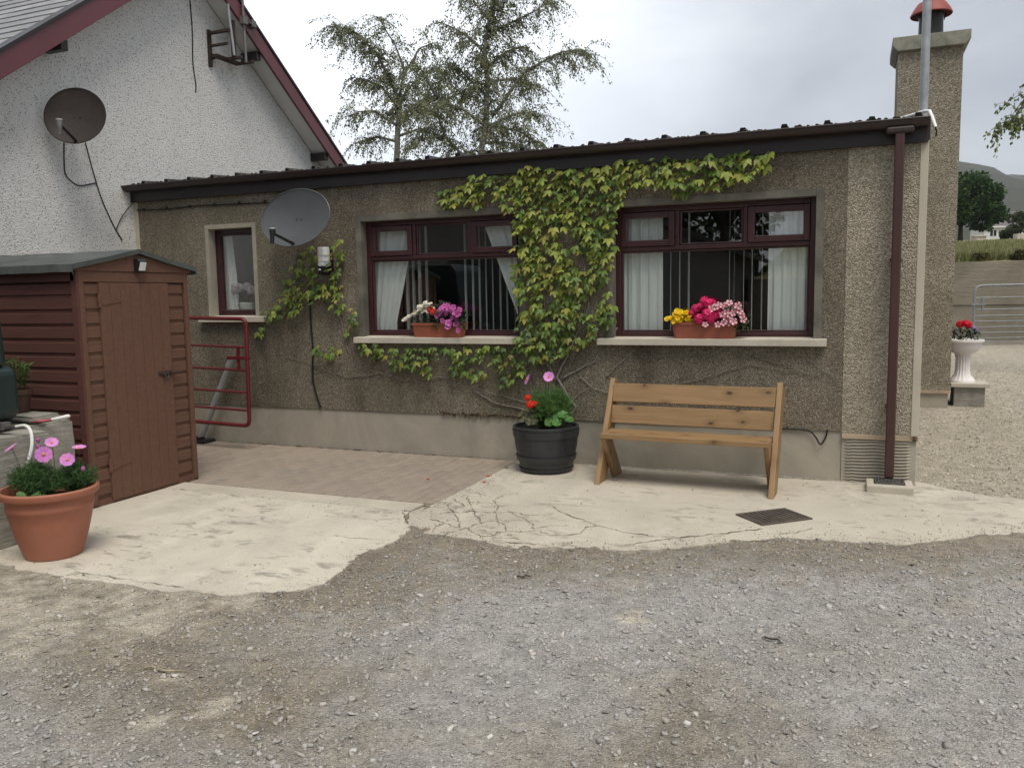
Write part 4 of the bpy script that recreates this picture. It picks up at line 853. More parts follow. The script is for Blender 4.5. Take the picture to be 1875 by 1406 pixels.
# ================================================================= PLANTERS
def ruffle(a, z): return 1
def lanceolate(m, base, d, L_, w, col, up=Vector((0, 0, 1)), bend=.3):
    d = Vector(d).normalized(); s = d.cross(up)
    if s.length < .05: s = d.cross(Vector((1, 0, 0)))
    s.normalize(); n = s.cross(d); b = Vector(base); V = []; k_ = 4
    for i in range(k_ + 1):
        u = i / k_; c = b + d * (L_ * u) - Vector((0, 0, 1)) * (bend * L_ * u * u); ww = w * (math.sin(math.pi * (.08 + .92 * u) ** .8) * .5 + (.12 if i == 0 else 0)) * (0 if i == k_ else 1)
        V += [c - s * ww + n * ww * .25, c + s * ww + n * ww * .25]
    m.add(V, [(2 * i, 2 * i + 1, 2 * i + 3, 2 * i + 2) for i in range(k_)], col)
def jit(c, k=.2): f = 1 + random.uniform(-k, k); return tuple(max(0, x * f * (1 + random.uniform(-.06, .06))) for x in c)
def feather(m, base, h, spread, n, col, r=.0015):        # cosmos foliage: forked thread leaves
    for _ in range(n):
        a = random.uniform(0, 6.283); q = random.random() ** .6; tip = Vector((base[0] + math.cos(a) * spread * q, base[1] + math.sin(a) * spread * q, base[2] + h * random.uniform(.35, 1) * (1 - .35 * q)))
        p0 = Vector(base) + Vector((math.cos(a), math.sin(a), 0)) * spread * .15 * q; mid = p0.lerp(tip, .55) + Vector((0, 0, h * .12))
        c = jit(col, .35); m.tube([p0, mid, tip], [r * 1.4, r, r * .5], 3, c, False)
        for _k in range(9):
            s = mid.lerp(tip, random.random()); d = Vector((random.gauss(0, 1), random.gauss(0, 1), random.gauss(.5, .6))).normalized() * random.uniform(.02, .055)
            e_ = s + d; m.tube([s, e_], [r, r * .4], 3, c, False)
            for _j in range(2): f_ = s + d * random.uniform(.3, .9); m.tube([f_, f_ + Vector((random.gauss(0, 1), random.gauss(0, 1), random.gauss(.4, .5))).normalized() * random.uniform(.012, .03)], [r * .9, r * .3], 3, c, False)
def petal_flower(n, r, width, cup, col, cc, notch=.0, cr=.18, alt=None, stripe=None):
    m = MB()
    for k in range(n):
        a = 2 * math.pi * k / n; u = Vector((math.cos(a), math.sin(a), 0)); s = Vector((-u.y, u.x, 0)); c = jit(alt if alt and k % 2 else col, .1); V = []
        rows = [(.12, .25, .0), (.45, .8, cup * .5), (.82, 1.0, cup * .9), (1.0, .62, cup)]
        for rr, w, z in rows: V += [u * (r * rr) - s * (width * w) + Vector((0, 0, r * z)), u * (r * rr * (1 - (notch if rr == 1 else 0))) + Vector((0, 0, r * (z - .04))), u * (r * rr) + s * (width * w) + Vector((0, 0, r * z))]
        Fq = []
        for i in range(3): Fq += [(3 * i, 3 * i + 1, 3 * i + 4, 3 * i + 3), (3 * i + 1, 3 * i + 2, 3 * i + 5, 3 * i + 4)]
        b = len(m.v); m.add(V, Fq, c)
        if stripe:
            for i in range(4): m.c[b + 3 * i] = stripe; m.c[b + 3 * i + 2] = stripe
    m.lathe([(r * cr, 0), (r * cr, r * .10), (r * cr * .6, r * .2), (0.001, r * .23)], 9, (0, 0, .001), cc); return m
def floret_head(n, r, fr, col, cc=None):                 # pelargonium truss: dome of small five-petalled florets
    m = MB()
    for k in range(n):
        z = 1 - 1.25 * (k + .5) / n; a = k * 2.4; q = math.sqrt(max(0, 1 - z * z)); d = Vector((q * math.cos(a), q * math.sin(a), z * .85)).normalized()
        f = petal_flower(5, fr * random.uniform(.85, 1.15), fr * .38, .1, jit(col, .18), cc or sc(col, .6), .1, .12)
        f.xf(Matrix.Translation(d * r * random.uniform(.85, 1.05)) @ d.to_track_quat('Z', 'Y').to_matrix().to_4x4()); b = len(m.v); m.v += f.v; m.f += [tuple(i + b for i in q_) for q_ in f.f]; m.c += f.c
    return m
def round_leaf(m, c, d, r, col, n=14):                   # scalloped pelargonium leaf
    d = Vector(d).normalized(); q = d.to_track_quat('Z', 'Y').to_matrix(); V = [Vector(c)]; 
    for k in range(n):
        a = .25 + 5.8 * k / (n - 1); rr = r * (1 + .10 * math.sin(k * 2.4)); V.append(Vector(c) + q @ Vector((math.cos(a) * rr, math.sin(a) * rr, r * (.22 + .14 * math.sin(k * 3.0)))))
    m.add(V, [(0, k, k + 1) for k in range(1, n)], col)
def place(me, name, parent, p, d, s=1, roll=None):
    o = link(name, me, parent); d = Vector(d).normalized(); q = d.to_track_quat('Z', 'Y').to_matrix().to_4x4()
    o.matrix_local = Matrix.Translation(p) @ q @ Matrix.Rotation(random.uniform(0, 6.28) if roll is None else roll, 4, 'Z') @ Matrix.Diagonal((s, s, s, 1)); return o
PINK = (.66, .25, .62)
cosmos = [petal_flower(8, .047, .020, .10, PINK, (.75, .42, .03), .10).mesh('cosmos', 'petal'), petal_flower(8, .045, .019, .30, (.72, .30, .66), (.75, .42, .03), .10).mesh('cosmos_b', 'petal')]
# --- terracotta tub with cosmos
t = thing('terracotta_pot', 'large terracotta plastic tub of pink cosmos standing by the block wall', 'planter', (-4.52, -3.60, .004), R(20))
MB().lathe([(.14, .0), (.158, .004), (.168, .03), (.200, .13), (.224, .23), (.238, .30), (.242, .305), (.244, .325), (.240, .332), (.246, .375), (.268, .380), (.276, .392), (.276, .418), (.268, .428), (.258, .426), (.250, .40), (.236, .34), (.2, .33)], 56).build('pot', 'terracotta', t, smooth=True)
MB().lathe([(.236, .345), (.15, .36), (.001, .365)], 28, fn=lambda a, z: 1 + .02 * math.sin(5 * a), cap=False).build('soil', 'soil', t, smooth=True)
m = MB(); feather(m, (-.12, .04, .36), .25, .15, 190, (.065, .135, .04)); feather(m, (.11, .08, .36), .23, .14, 170, (.065, .135, .04)); feather(m, (-.02, -.02, .36), .16, .13, 90, (.05, .11, .032))
for a in range(14): round_leaf(m, (random.uniform(-.12, .05), random.uniform(-.18, -.10), .385 + random.uniform(0, .03)), (random.gauss(0, .4), -.5, 1), .02, jit((.10, .19, .05)))
FL = [((-.20, -.02, .665), (-.45, -.3, .8), .95, 1), ((-.02, .0, .625), (.52, -.83, .22), 1.05, 0), ((.005, .05, .685), (.35, -.5, .7), .85, 1), ((.125, .0, .59), (.40, -.75, .55), .9, 0), ((.175, .05, .65), (.1, -.12, 1.0), .9, 1)]
for p, d, s, k in FL:
    place(cosmos[k], 'flower', t, p, d, s); b = Vector((p[0] * .75, p[1] * .7 + .03, .40)); m.tube([b, b.lerp(Vector(p), .6) + Vector((.006, 0, .01)), Vector(p)], .0022, 4, (.07, .11, .04), False)
bud = MB().lathe([(.001, -.012), (.010, -.006), (.013, .004), (.009, .016), (.001, .02)], 8, col=(.45, .13, .38), cap=False).mesh('bud', 'petal', 'all')
for p in ((-.08, .05, .66), (-.065, .03, .60), (.22, .0, .53), (.08, .10, .60), (-.085, .06, .70)):
    place(bud, 'bud', t, p, (0, 0, 1)); m.tube([(p[0] * .8, p[1] * .8, .42), p], .0016, 3, (.07, .11, .04), False)
stuff(m.build('foliage', 'leaf', t))
# --- half-barrel tub
t = thing('barrel_planter', 'black half-barrel tub with cosmos and red geraniums between paving and bench', 'planter', (-2.478, -.315, 0))
st = lambda a, z: 1 + (.016 * max(0, 1 - abs(((a * 22 / 6.283) % 1) - .5) * 5) * -1 if z < .31 else 0)
MB().lathe([(.20, .0), (.222, .004), (.235, .05), (.258, .15), (.274, .23), (.283, .31), (.286, .37), (.290, .380), (.292, .40), (.280, .408), (.268, .40), (.262, .34), (.2, .33)], 88, fn=st).build('barrel', 'barrel_plastic', t, smooth=True)
for z0, z1, r0, r1 in ((.315, .375, .288, .2945), (.105, .150, .256, .2675), (.030, .040, .238, .241)): MB().lathe([(r0 - .008, z0), (r0 + .003, z0), (r1 + .003, z1), (r1 - .008, z1)], 64).build('hoop', 'barrel_plastic', t, smooth=True)
m = MB()
for a in (-2.0, -1.88): m.tube([(.289 * math.cos(a), .289 * math.sin(a), .345), (.302 * math.cos(a), .302 * math.sin(a), .345)], .009, 8); m.tube([(.258 * math.cos(a), .258 * math.sin(a), .128), (.264 * math.cos(a), .264 * math.sin(a), .128)], .008, 8)
m.build('rivet', 'barrel_plastic', t)
MB().lathe([(.264, .355), (.15, .37), (.001, .38)], 28, fn=lambda a, z: 1 + .02 * math.sin(5 * a), cap=False).build('soil', 'soil', t, smooth=True)
m = MB(); feather(m, (.06, .0, .37), .44, .20, 250, (.10, .21, .05)); feather(m, (-.05, .04, .38), .40, .15, 130, (.085, .18, .045)); feather(m, (.10, .04, .40), .36, .16, 90, (.10, .20, .05))
for p in [(-.20, -.06), (-.15, -.15), (-.09, -.17), (-.22, .0), (-.14, -.06), (-.05, -.14), (-.17, -.12), (-.11, -.11), (-.19, -.10), (-.07, -.20)]:
    z = .44 + random.uniform(0, .07); d = (p[0] * 2, p[1] * 2 - .4, .8); round_leaf(m, (*p, z), d, .034, jit((.085, .085, .045), .3)); m.tube([(p[0] * .7, p[1] * .7, .39), (*p, z)], .002, 3, (.08, .10, .04), False)
for p in [(.13, -.14), (.19, -.10), (.10, -.18), (.17, -.19), (.21, -.15), (.13, -.08), (.23, -.05), (.16, -.14), (.08, -.12)]:
    z = .45 + random.uniform(0, .09); round_leaf(m, (*p, z), (p[0], p[1] * 2 - .3, .8), .045, jit((.085, .20, .045), .2)); m.tube([(p[0] * .8, p[1] * .8, .39), (*p, z)], .0025, 3, (.08, .14, .04), False)
RED = (.78, .055, .022)
hm = floret_head(16, .026, .018, RED).mesh('geranium_head', 'petal')
for p, d, s in (((-.10, -.12, .595), (.1, -.8, .5), 1.15), ((-.155, -.03, .64), (-.3, -.5, .6), 1.0), ((-.07, -.09, .60), (.3, -.6, .6), .9)):
    place(hm, 'flower', t, p, d, s); m.tube([(p[0] * .9, p[1] * .8, .42), p], .0025, 3, (.10, .14, .05), False)
for p, d, k in (((-.175, .02, .80), (-.62, -.45, .35), 0), ((.04, -.02, .83), (.15, -.75, .40), 1)):
    place(cosmos[k], 'flower', t, p, d, 1.05); m.tube([(p[0] * .3, p[1] * .3, .45), (p[0] * .8, p[1], .68), p], .0022, 4, (.07, .11, .04), False)
stuff(m.build('foliage', 'leaf', t))
# --- two window boxes
def trough_box(t, w):
    def ring(w_, d_, z, c): return [(-w_ + c, -d_, z), (w_ - c, -d_, z), (w_, -d_ + c, z), (w_, d_ - c, z), (w_ - c, d_, z), (-w_ + c, d_, z), (-w_, d_ - c, z), (-w_, -d_ + c, z)]
    V = []
    for w_, d_, z in ((w * .9, .058, 0), (w * .965, .068, .118), (w, .076, .120), (w, .076, .142), (w - .010, .066, .142), (w - .016, .060, .105)): V += ring(w_, d_, z, .022)
    Fq = [tuple(range(8))[::-1]]
    for r in range(5): Fq += [(r * 8 + k, r * 8 + (k + 1) % 8, r * 8 + 8 + (k + 1) % 8, r * 8 + 8 + k) for k in range(8)]
    Fq.append(tuple(range(40, 48))); MB().add(V, Fq).build('trough', 'box_plastic', t, bevel=.002)
    MB().box(-w + .02, w - .02, -.056, .056, .106, .122).build('soil', 'soil', t)
WB = [thing('window_box', 'terracotta window box of white daisies and purple petunias on the sill', 'planter', (-3.672, .014, 1.152), R(-3)),
      thing('window_box', 'terracotta window box of yellow, pink and striped flowers on the sill', 'planter', (-1.152, .012, 1.152), 0)]
WB[0].location.x = -3.68
trough_box(WB[0], .285); trough_box(WB[1], .278)
def clump(m, x0, x1, y0, y1, z0, z1, n, col, L_=.035, w=.011):
    for _ in range(n):
        p = (random.uniform(x0, x1), random.uniform(y0, y1), random.uniform(z0, z1)); lanceolate(m, p, (random.gauss(0, 1), random.gauss(-.35, .8), random.gauss(.35, .6)), L_ * random.uniform(.6, 1.3), w, jit(col, .3))
daisy = petal_flower(14, .019, .0042, -.08, (.80, .79, .72), (.72, .50, .06), 0, .28).mesh('daisy', 'petal')
pet1 = petal_flower(5, .027, .017, .16, (.52, .045, .34), (.25, .02, .14), .06, .14, stripe=(.66, .26, .52)).mesh('petunia', 'petal')
pet2 = petal_flower(10, .029, .0092, .20, (.50, .012, .085), (.20, .01, .05), .04, .12, alt=(.80, .72, .73)).mesh('petunia_striped', 'petal')
yel = petal_flower(5, .020, .0095, .10, (.82, .56, .012), (.55, .26, .01), .05, .22).mesh('bidens', 'petal')
gpink = floret_head(20, .030, .020, (.78, .045, .20)).mesh('pink_head', 'petal'); gred = floret_head(18, .026, .018, (.70, .06, .05)).mesh('red_head', 'petal')
m = MB(); clump(m, -.28, -.02, -.05, .03, .13, .23, 260, (.035, .065, .028), .04, .010); clump(m, -.02, .30, -.085, .03, .10, .25, 300, (.05, .085, .04), .05, .020)
for i in range(88):
    u = random.random(); a = random.uniform(-.31, -.02); h = .16 + .17 * math.sin(max(0, min(1, (a + .32) / .30)) * 2.0) * random.uniform(.45, 1)
    y = random.uniform(-.085, .0) if h > .2 else random.uniform(-.10, -.05); place(daisy, 'daisy', WB[0], (a - .02 * (h < .2), y, h), (random.gauss(-.1, .3), -.55 + random.gauss(0, .25), .8), random.uniform(.85, 1.15)); 
for p in ((-.055, -.055, .255), (-.02, -.06, .235)): place(gred, 'geranium', WB[0], p, (0, -.7, .6), 1)
place(gred, 'geranium', WB[0], (.055, -.02, .275), (0, -.4, .9), .7)
for i in range(34):
    a = random.uniform(.02, .30); y = random.uniform(-.11, -.03); z = .13 + (.17 - .25 * abs(a - .16)) * random.random() - (.05 if random.random() < .2 else 0)
    place(pet1, 'petunia', WB[0], (a, y - (.02 if z < .14 else 0), max(.07, z)), (random.gauss(.1, .4), -1, random.gauss(.35, .35)), random.uniform(.8, 1.15))
stuff(m.build('foliage', 'leaf', WB[0]))
m = MB(); clump(m, -.28, -.10, -.06, .03, .11, .20, 240, (.055, .10, .03), .03, .007); clump(m, -.10, .30, -.07, .03, .12, .27, 330, (.035, .062, .028), .045, .018); clump(m, .24, .36, -.06, .02, .08, .2, 80, (.06, .10, .04), .04, .014)
for i in range(50):
    a = -.19 + random.gauss(0, .06); h = .135 + .105 * max(0, 1 - ((a + .19) / .14) ** 2) * random.random(); place(yel, 'bidens', WB[1], (a, random.uniform(-.09, -.02), h), (random.gauss(0, .35), -.75, random.gauss(.6, .2)), random.uniform(.85, 1.15))
for p, s in (((.0, -.03, .305), 1.0), ((.045, -.05, .275), 1.25), ((.06, -.03, .285), 1.0), ((-.065, -.05, .245), .95), ((-.095, -.05, .215), .8), ((-.03, -.04, .258), .85), ((-.035, -.07, .165), 1.2), ((.035, -.075, .205), 1.35), ((.06, -.075, .165), 1.0), ((.085, -.07, .195), 1.1), ((.13, -.06, .205), 1.0)): place(gpink, 'geranium', WB[1], p, (random.gauss(0, .2), -.8, .5), s)
for p in ((.10, .255), (.125, .27), (.155, .26), (.18, .275), (.205, .285), (.155, .20), (.19, .215), (.21, .195), (.225, .17), (.25, .245), (.275, .265), (.285, .225), (.30, .195), (.315, .165), (.165, .135), (.12, .125), (.20, .14), (.24, .15), (.02, .125), (.07, .245), (.235, .21), (.185, .17)):
    place(pet2, 'petunia', WB[1], (p[0], -.085 - random.uniform(0, .02), p[1]), (random.gauss(.15, .35), -1, random.gauss(.25, .3)), random.uniform(.85, 1.1))
stuff(m.build('foliage', 'leaf', WB[1]))
for t in WB:
    for o in t.children:
        if o.name.split('.')[0] in ('trough', 'soil'): continue
        if o.name.startswith('foliage'): o.scale = (1.03, 1.05, 1.1); o.location.z = -.012; continue
        mm = o.matrix_basis.copy(); p_ = mm.translation; sc_ = 1.06; o.matrix_basis = Matrix.Translation((p_.x * 1.04, p_.y * 1.08, .125 + (p_.z - .125) * 1.10)) @ mm.to_3x3().to_4x4() @ Matrix.Diagonal((sc_, sc_, sc_, 1))
# --- white-flowered pot inside the small window
t = thing('indoor_flower_pot', 'white pot of pale flowers inside the small window', 'planter', (-6.15, .245, 1.386))
MB().lathe([(.05, 0), (.075, .04), (.085, .12), (.075, .13)], 20).build('pot', 'white_plastic', t, smooth=True)
m = MB(); clump(m, -.12, .10, -.05, .05, .08, .19, 90, (.04, .07, .03), .04, .014); m.build('foliage', 'leaf', t)
wf = floret_head(22, .045, .020, (.60, .52, .56)).mesh('white_head', 'petal')
for p in ((-.13, -.03, .26), (-.06, -.04, .29), (.03, -.03, .30), (.08, -.02, .26), (-.15, 0, .30)): place(wf, 'flower', t, p, (0, -.8, .5), 1)
MB().box(-6.45, -5.81, .302, .36, 1.365, 1.384).build('window_board', 'white_plastic', ext).matrix_parent_inverse = Matrix.Translation((3.5, -2.6, 0))

# ================================================================= BLOCK WALL, TANK and things on it
def lump(name, x0, x1, y0, y1, z0, z1, mat, parent=None, amp=.012, cuts=9):
    import bmesh
    bm = bmesh.new(); bmesh.ops.create_cube(bm, size=1)
    for v in bm.verts: v.co = ((x0 + x1) / 2 + v.co.x * (x1 - x0), (y0 + y1) / 2 + v.co.y * (y1 - y0), (z0 + z1) / 2 + v.co.z * (z1 - z0))
    bmesh.ops.bevel(bm, geom=bm.edges[:], offset=.018, segments=2, affect='EDGES'); bmesh.ops.subdivide_edges(bm, edges=[e_ for e_ in bm.edges if e_.calc_length() > .1], cuts=cuts, use_grid_fill=True)
    for v in bm.verts:
        d = mnoise.noise_vector(v.co * 4) * amp + mnoise.noise_vector(v.co * 15) * amp * .35; d.z *= .6; v.co += d
    me = bpy.data.meshes.new(name); bm.to_mesh(me); bm.free(); me.materials.append(MATS[mat]); me.polygons.foreach_set('use_smooth', [True] * len(me.polygons)); me.set_sharp_from_angle(angle=R(40))
    return link(name, me, parent)
bw = thing('block_wall', 'rough grey concrete wall carrying the green tank beside the shed', 'wall', (0, 0, 0))
lump('wall_block', -6.6, -4.93, -5.2, -3.24, -.05, .70, 'block_concrete', bw); lump('wall_block', -6.6, -5.16, -3.235, -2.86, -.05, .715, 'block_concrete', bw)
lump('loose_slab', -5.75, -5.20, -3.16, -2.92, .718, .768, 'block_concrete', None, .008, 4)
tag(bpy.data.objects['loose_slab'], 'small loose concrete slab on the block wall under the leafy pot', 'slab')
tk = thing('oil_tank', 'dark green plastic tank standing on the block wall', 'tank', (-5.9, -3.75, .705))
MB().box(-.6, .72, -.55, .45, .0, .06).build('tank_foot', 'dark_green', tk, bevel=.02)
MB().prism([(-.62, .06), (.70, .06), (.76, .12), (.76, .40), (.70, .43), (-.62, .43)], 1, -.57, .47).build('tank_body', 'dark_green', tk, bevel=.03)
MB().prism([(-.58, .431), (.735, .431), (.715, .80), (.67, 1.20), (.60, 1.30), (-.58, 1.32)], 1, -.52, .42).build('tank_top', 'dark_green', tk, bevel=.03)
MB().tube([(.72, .30, .045), (.80, .30, .045)], .03, 12).box(.79, .84, .27, .33, .03, .075).tube([(.75, .30, .045), (.93, .30, .052)], .014, 8).build('outlet_valve', 'steel_aged', tk, bevel=.003)
cable([(-4.97, -3.45, .757), (-4.90, -3.44, .765), (-4.84, -3.45, .73), (-4.815, -3.47, .64), (-4.83, -3.50, .52), (-4.84, -3.52, .40)], .010, 'white hose curving down from the green tank valve', 'white_plastic')
bpy.data.objects[[o.name for o in bpy.data.objects if o.get('label', '').startswith('white hose')][0]].name = 'hose'
t = thing('trowel', 'pink garden trowel with white handle lying on the block wall', 'trowel', (-5.13, -3.10, .732), R(30))
MB().add([(-.12, -.001, 0), (-.09, -.028, .006), (-.02, -.03, .008), (-.02, .03, .008), (-.09, .028, .006), (-.07, 0, -.004), (-.02, 0, -.002)], [(0, 1, 5), (1, 2, 6, 5), (5, 6, 3, 4), (0, 5, 4)]).tube([(-.03, 0, .003), (.03, 0, .012)], .006, 6).build('blade', 'pink_plastic', t)
MB().tube([(.03, 0, .012), (.06, 0, .016), (.14, 0, .032), (.15, 0, .034)], [.010, .013, .013, .008], 10).build('handle', 'white_plastic', t, smooth=True)
t = thing('lily_pot', 'brown pot of leafy green lilies on the loose slab', 'planter', (-5.50, -3.03, .770))
MB().lathe([(.065, 0), (.07, .01), (.088, .13), (.098, .132), (.10, .165), (.092, .168), (.08, .14), (.07, .138)], 28).build('pot', 'pot_brown', t, smooth=True); MB().lathe([(.085, .145), (.001, .15)], 16, cap=False).build('soil', 'soil', t)
m = MB()
for k in range(9):
    a = k * .7; bx_, by_ = .045 * math.cos(a), .045 * math.sin(a); h = random.uniform(.16, .26); tp = Vector((bx_ * 1.9, by_ * 1.9, .15 + h)); m.tube([(bx_, by_, .14), tp], .004, 4, (.09, .14, .04), False)
    for q in range(22):
        u = .25 + .75 * q / 22; an = q * 2.4; lanceolate(m, Vector((bx_, by_, .14)).lerp(tp, u), (math.cos(an), math.sin(an), .5 + u * .5), random.uniform(.06, .10), .014, jit((.12, .20, .055), .3), bend=.35)
stuff(m.build('foliage', 'leaf', t))
# ================================================================= URN on its pedestal
zc = float(gz(1.3, 4.6))
pd_ = thing('stone_pedestal', 'low concrete block pedestal with paving slab top beside the chimney', 'pedestal', (1.37, 4.60, zc - .02))
MB().box(-.17, .17, -.20, .22, -.02, .225).build('pedestal_block', 'block_concrete', pd_, bevel=.008); MB().box(-.21, .215, -.245, .25, .226, .275).build('pedestal_slab', 'sill_concrete', pd_, bevel=.006)
ur = thing('garden_urn', 'white fluted urn with red flowers on the concrete pedestal', 'planter', (1.30, 4.56, zc + .255))
fl = lambda a, z: 1 + (.05 * math.cos(16 * a) if .03 < z < .36 else 0)
MB().lathe([(.145, 0), (.145, .02), (.13, .04), (.09, .09), (.078, .16), (.078, .30), (.088, .345), (.10, .36), (.15, .38), (.19, .43), (.20, .49), (.205, .50), (.228, .505), (.230, .53), (.21, .535), (.18, .50), (.1, .49)], 64, fn=fl).build('urn', 'urn_white', ur, smooth=True)
m = MB(); clump(m, -.14, .16, -.14, .1, .52, .68, 260, (.035, .06, .03), .05, .024); stuff(m.build('foliage', 'leaf', ur))
hd = floret_head(18, .040, .024, (.72, .02, .05)).mesh('urn_head', 'petal'); hl = floret_head(12, .03, .018, (.45, .30, .55)).mesh('urn_head_lilac', 'petal')
for p in ((-.05, -.05, .72), (.01, -.08, .73), (.04, -.04, .71)): place(hd, 'flower', ur, p, (0, -.6, .7), 1)
for p in ((.09, -.06, .68), (.13, -.02, .65), (-.14, -.05, .63)): place(hl, 'flower', ur, p, (0, -.6, .7), .8)

# ================================================================= CLIMBING IVY
IVY = {'main': [(-3.72, 2.44), (-3.63, 2.52), (-3.35, 2.54), (-3.26, 2.61), (-3.04, 2.62), (-2.88, 2.63), (-2.83, 2.66), (-2.54, 2.65), (-2.24, 2.62), (-1.99, 2.62), (-1.85, 2.67), (-1.56, 2.68), (-1.29, 2.68), (-0.98, 2.67), (-0.68, 2.65), (-0.6, 2.59), (-0.64, 2.48), (-0.8, 2.42), (-0.98, 2.37), (-1.2, 2.37), (-1.38, 2.32), (-1.54, 2.4), (-1.75, 2.44), (-1.87, 2.28), (-1.92, 2.1), (-1.91, 1.86), (-2.0, 1.63), (-1.92, 1.39), (-1.91, 1.3), (-2.05, 1.18), (-2.25, 1.06), (-2.41, 0.95), (-2.64, 0.93), (-2.83, 1.05), (-2.84, 1.25), (-2.85, 1.55), (-2.88, 1.75), (-2.84, 2.04), (-2.89, 2.24), (-2.96, 2.38), (-3.13, 2.43), (-3.19, 2.33), (-3.35, 2.36), (-3.52, 2.33)],
 'sill': [(-4.56, 1.08), (-3.91, 1.06), (-2.75, 1.06), (-2.62, 0.93), (-2.78, 0.8), (-2.95, 0.67), (-3.06, 0.71), (-3.08, 0.79), (-3.28, 0.71), (-3.48, 0.78), (-3.68, 0.83), (-3.74, 0.75), (-4.04, 0.82), (-4.29, 0.86), (-4.5, 0.95)],
 'a': [(-5.25, 1.97), (-5.04, 2.07), (-4.96, 1.8), (-4.9, 1.64), (-5.04, 1.5), (-5.21, 1.42), (-5.38, 1.34), (-5.28, 1.31), (-5.49, 1.31), (-5.66, 1.36), (-5.51, 1.48), (-5.44, 1.64), (-5.39, 1.81)],
 'b': [(-4.78, 2.17), (-4.67, 2.09), (-4.71, 1.9), (-4.77, 1.69), (-4.72, 1.55), (-4.72, 1.39), (-4.81, 1.37), (-4.88, 1.47), (-4.97, 1.55), (-5.17, 1.53), (-5.03, 1.66), (-4.86, 1.72), (-4.83, 1.96)],
 'c': [(-4.63, 1.43), (-4.53, 1.44), (-4.57, 1.17), (-4.72, 1.11), (-4.68, 1.25)], 'd': [(-5.1, 1.03), (-4.93, 1.06), (-4.67, 0.98), (-4.87, 0.92), (-5.07, 0.94)], 'e': [(-5.88, 1.25), (-5.7, 1.26), (-5.74, 1.15), (-5.87, 1.14)], 'f': [(-5.67, 1.42), (-5.48, 1.43), (-5.52, 1.34), (-5.66, 1.31)]}
HOLES = [(-2.33, 1.95, .09), (-2.22, 1.78, .10), (-2.52, 1.50, .07), (-2.15, 1.45, .09), (-2.38, 2.05, .06), (-2.05, 1.55, .10), (-2.55, 1.30, .05), (-3.6, .92, .08), (-3.18, .88, .07), (-4.28, .95, .05), (-2.25, 1.22, .08)]
ivy = thing('climbing_ivy', 'green ivy with reddish tips climbing the wall between the two large windows', 'climbing plant', (-2.45, -.02, .35))
IO = Vector((-2.45, -.02, .35))
half = [(.0, 0), (.14, .12), (.35, .11), (.47, -.05), (.50, -.22), (.60, -.55), (.40, -.44), (.24, -.40), (.18, -.66), (0, -1.02)]
def ivy_leaf(col, tip, fold, wv):
    pts = half + [(-x, y) for x, y in half[-2:0:-1]]; pts = [(x, y) for x, y in pts]; z = lambda x, y: -fold * abs(x) ** 1.3 + .10 * wv * math.sin(6 * x + 3 * y) - .16 * max(0, -y - .2) ** 1.5
    V = [(0, -.28, .05)] + [(x, y, z(x, y)) for x, y in pts]; n = len(pts); m = MB().add(V, [(0, 1 + k, 1 + (k + 1) % n) for k in range(n)])
    m.c = [sc(col, 1.12)] + [tuple(a * (1 - q) + b * q for a, b in zip(col, tip)) for q in [min(1, (abs(x) ** 2 + (y + .2) ** 2) * 1.1) for x, y in pts]]; return m
GREENS = [(.19, .265, .045), (.15, .225, .040), (.235, .295, .052), (.11, .175, .036), (.265, .315, .06), (.062, .108, .026), (.20, .225, .045), (.28, .29, .055), (.125, .195, .040), (.19, .165, .042)]
TIPS = [(.24, .29, .055), (.14, .20, .04), (.31, .27, .055), (.095, .15, .032), (.34, .34, .07), (.055, .10, .025), (.33, .17, .05), (.34, .25, .055), (.12, .175, .038), (.27, .115, .045)]
lv = [ivy_leaf(c, t_, random.uniform(.25, .5), random.uniform(-1, 1)) for c, t_ in zip(GREENS, TIPS)]
lme = [q.mesh('leaf', 'leaf') for q in lv]
spots = []
for key, poly in IVY.items():
    xs = [p[0] for p in poly]; zs = [p[1] for p in poly]; sp = .058 if key == 'main' else .062; z = min(zs); row = 0
    while z < max(zs):
        x = min(xs) + (sp / 2 if row % 2 else 0)
        while x < max(xs):
            px, pz = x + random.gauss(0, .017), z + random.gauss(0, .010); thin = .97 if key == 'main' else .84
            if inpoly(px, pz, poly) and random.random() < thin and not any(math.hypot(px - hx, pz - hz) < hr * random.uniform(.5, 1.2) for hx, hz, hr in HOLES):
                edge = min(math.hypot(px - a, pz - b) for a, b in poly); spots.append((px, pz, key, edge))
            x += sp
        z += sp * .72; row += 1
random.shuffle(spots); fol = MB(); cnt = 0
for px, pz, key, edge in spots:
    s = random.choice((random.uniform(.050, .07), random.uniform(.068, .088), random.uniform(.075, .10), random.uniform(.07, .095))) * (.94 if key in ('main',) else .86); lo = key in ('sill', 'c', 'd', 'e')
    k = random.choice([3, 5, 1, 8, 8, 3, 0, 5, 6]) if lo else random.choice([0, 0, 1, 1, 2, 2, 3, 4, 4, 5, 7, 8, 8, 0, 1, 2, 4, 8, 2, 0, 6] if pz > 1.35 else [0, 1, 3, 5, 8, 1, 3, 6])
    tilt = R(random.gauss(50, 13)); m4 = Matrix.Translation(Vector((px, -.022 - random.random() ** 1.4 * .095, pz + s * .4)) - IO) @ Matrix.Rotation(R(random.gauss(0, 20)), 4, 'Z') @ Matrix.Rotation(tilt, 4, 'X') @ Matrix.Rotation(R(random.gauss(0, 15)), 4, 'Z') @ Matrix.Diagonal((s, s, s, 1))
    if cnt < 300 and (key == 'main' or random.random() < .5):
        o = link('leaf', lme[k], ivy); o.matrix_local = m4; cnt += 1
    else:
        q = lv[k]; b = len(fol.v); fol.v += [tuple(m4 @ Vector(p)) for p in q.v]; fol.f += [tuple(i + b for i in f) for f in q.f]; g_ = random.uniform(.8, 1.2); fol.c += [sc(c, g_) for c in q.c]
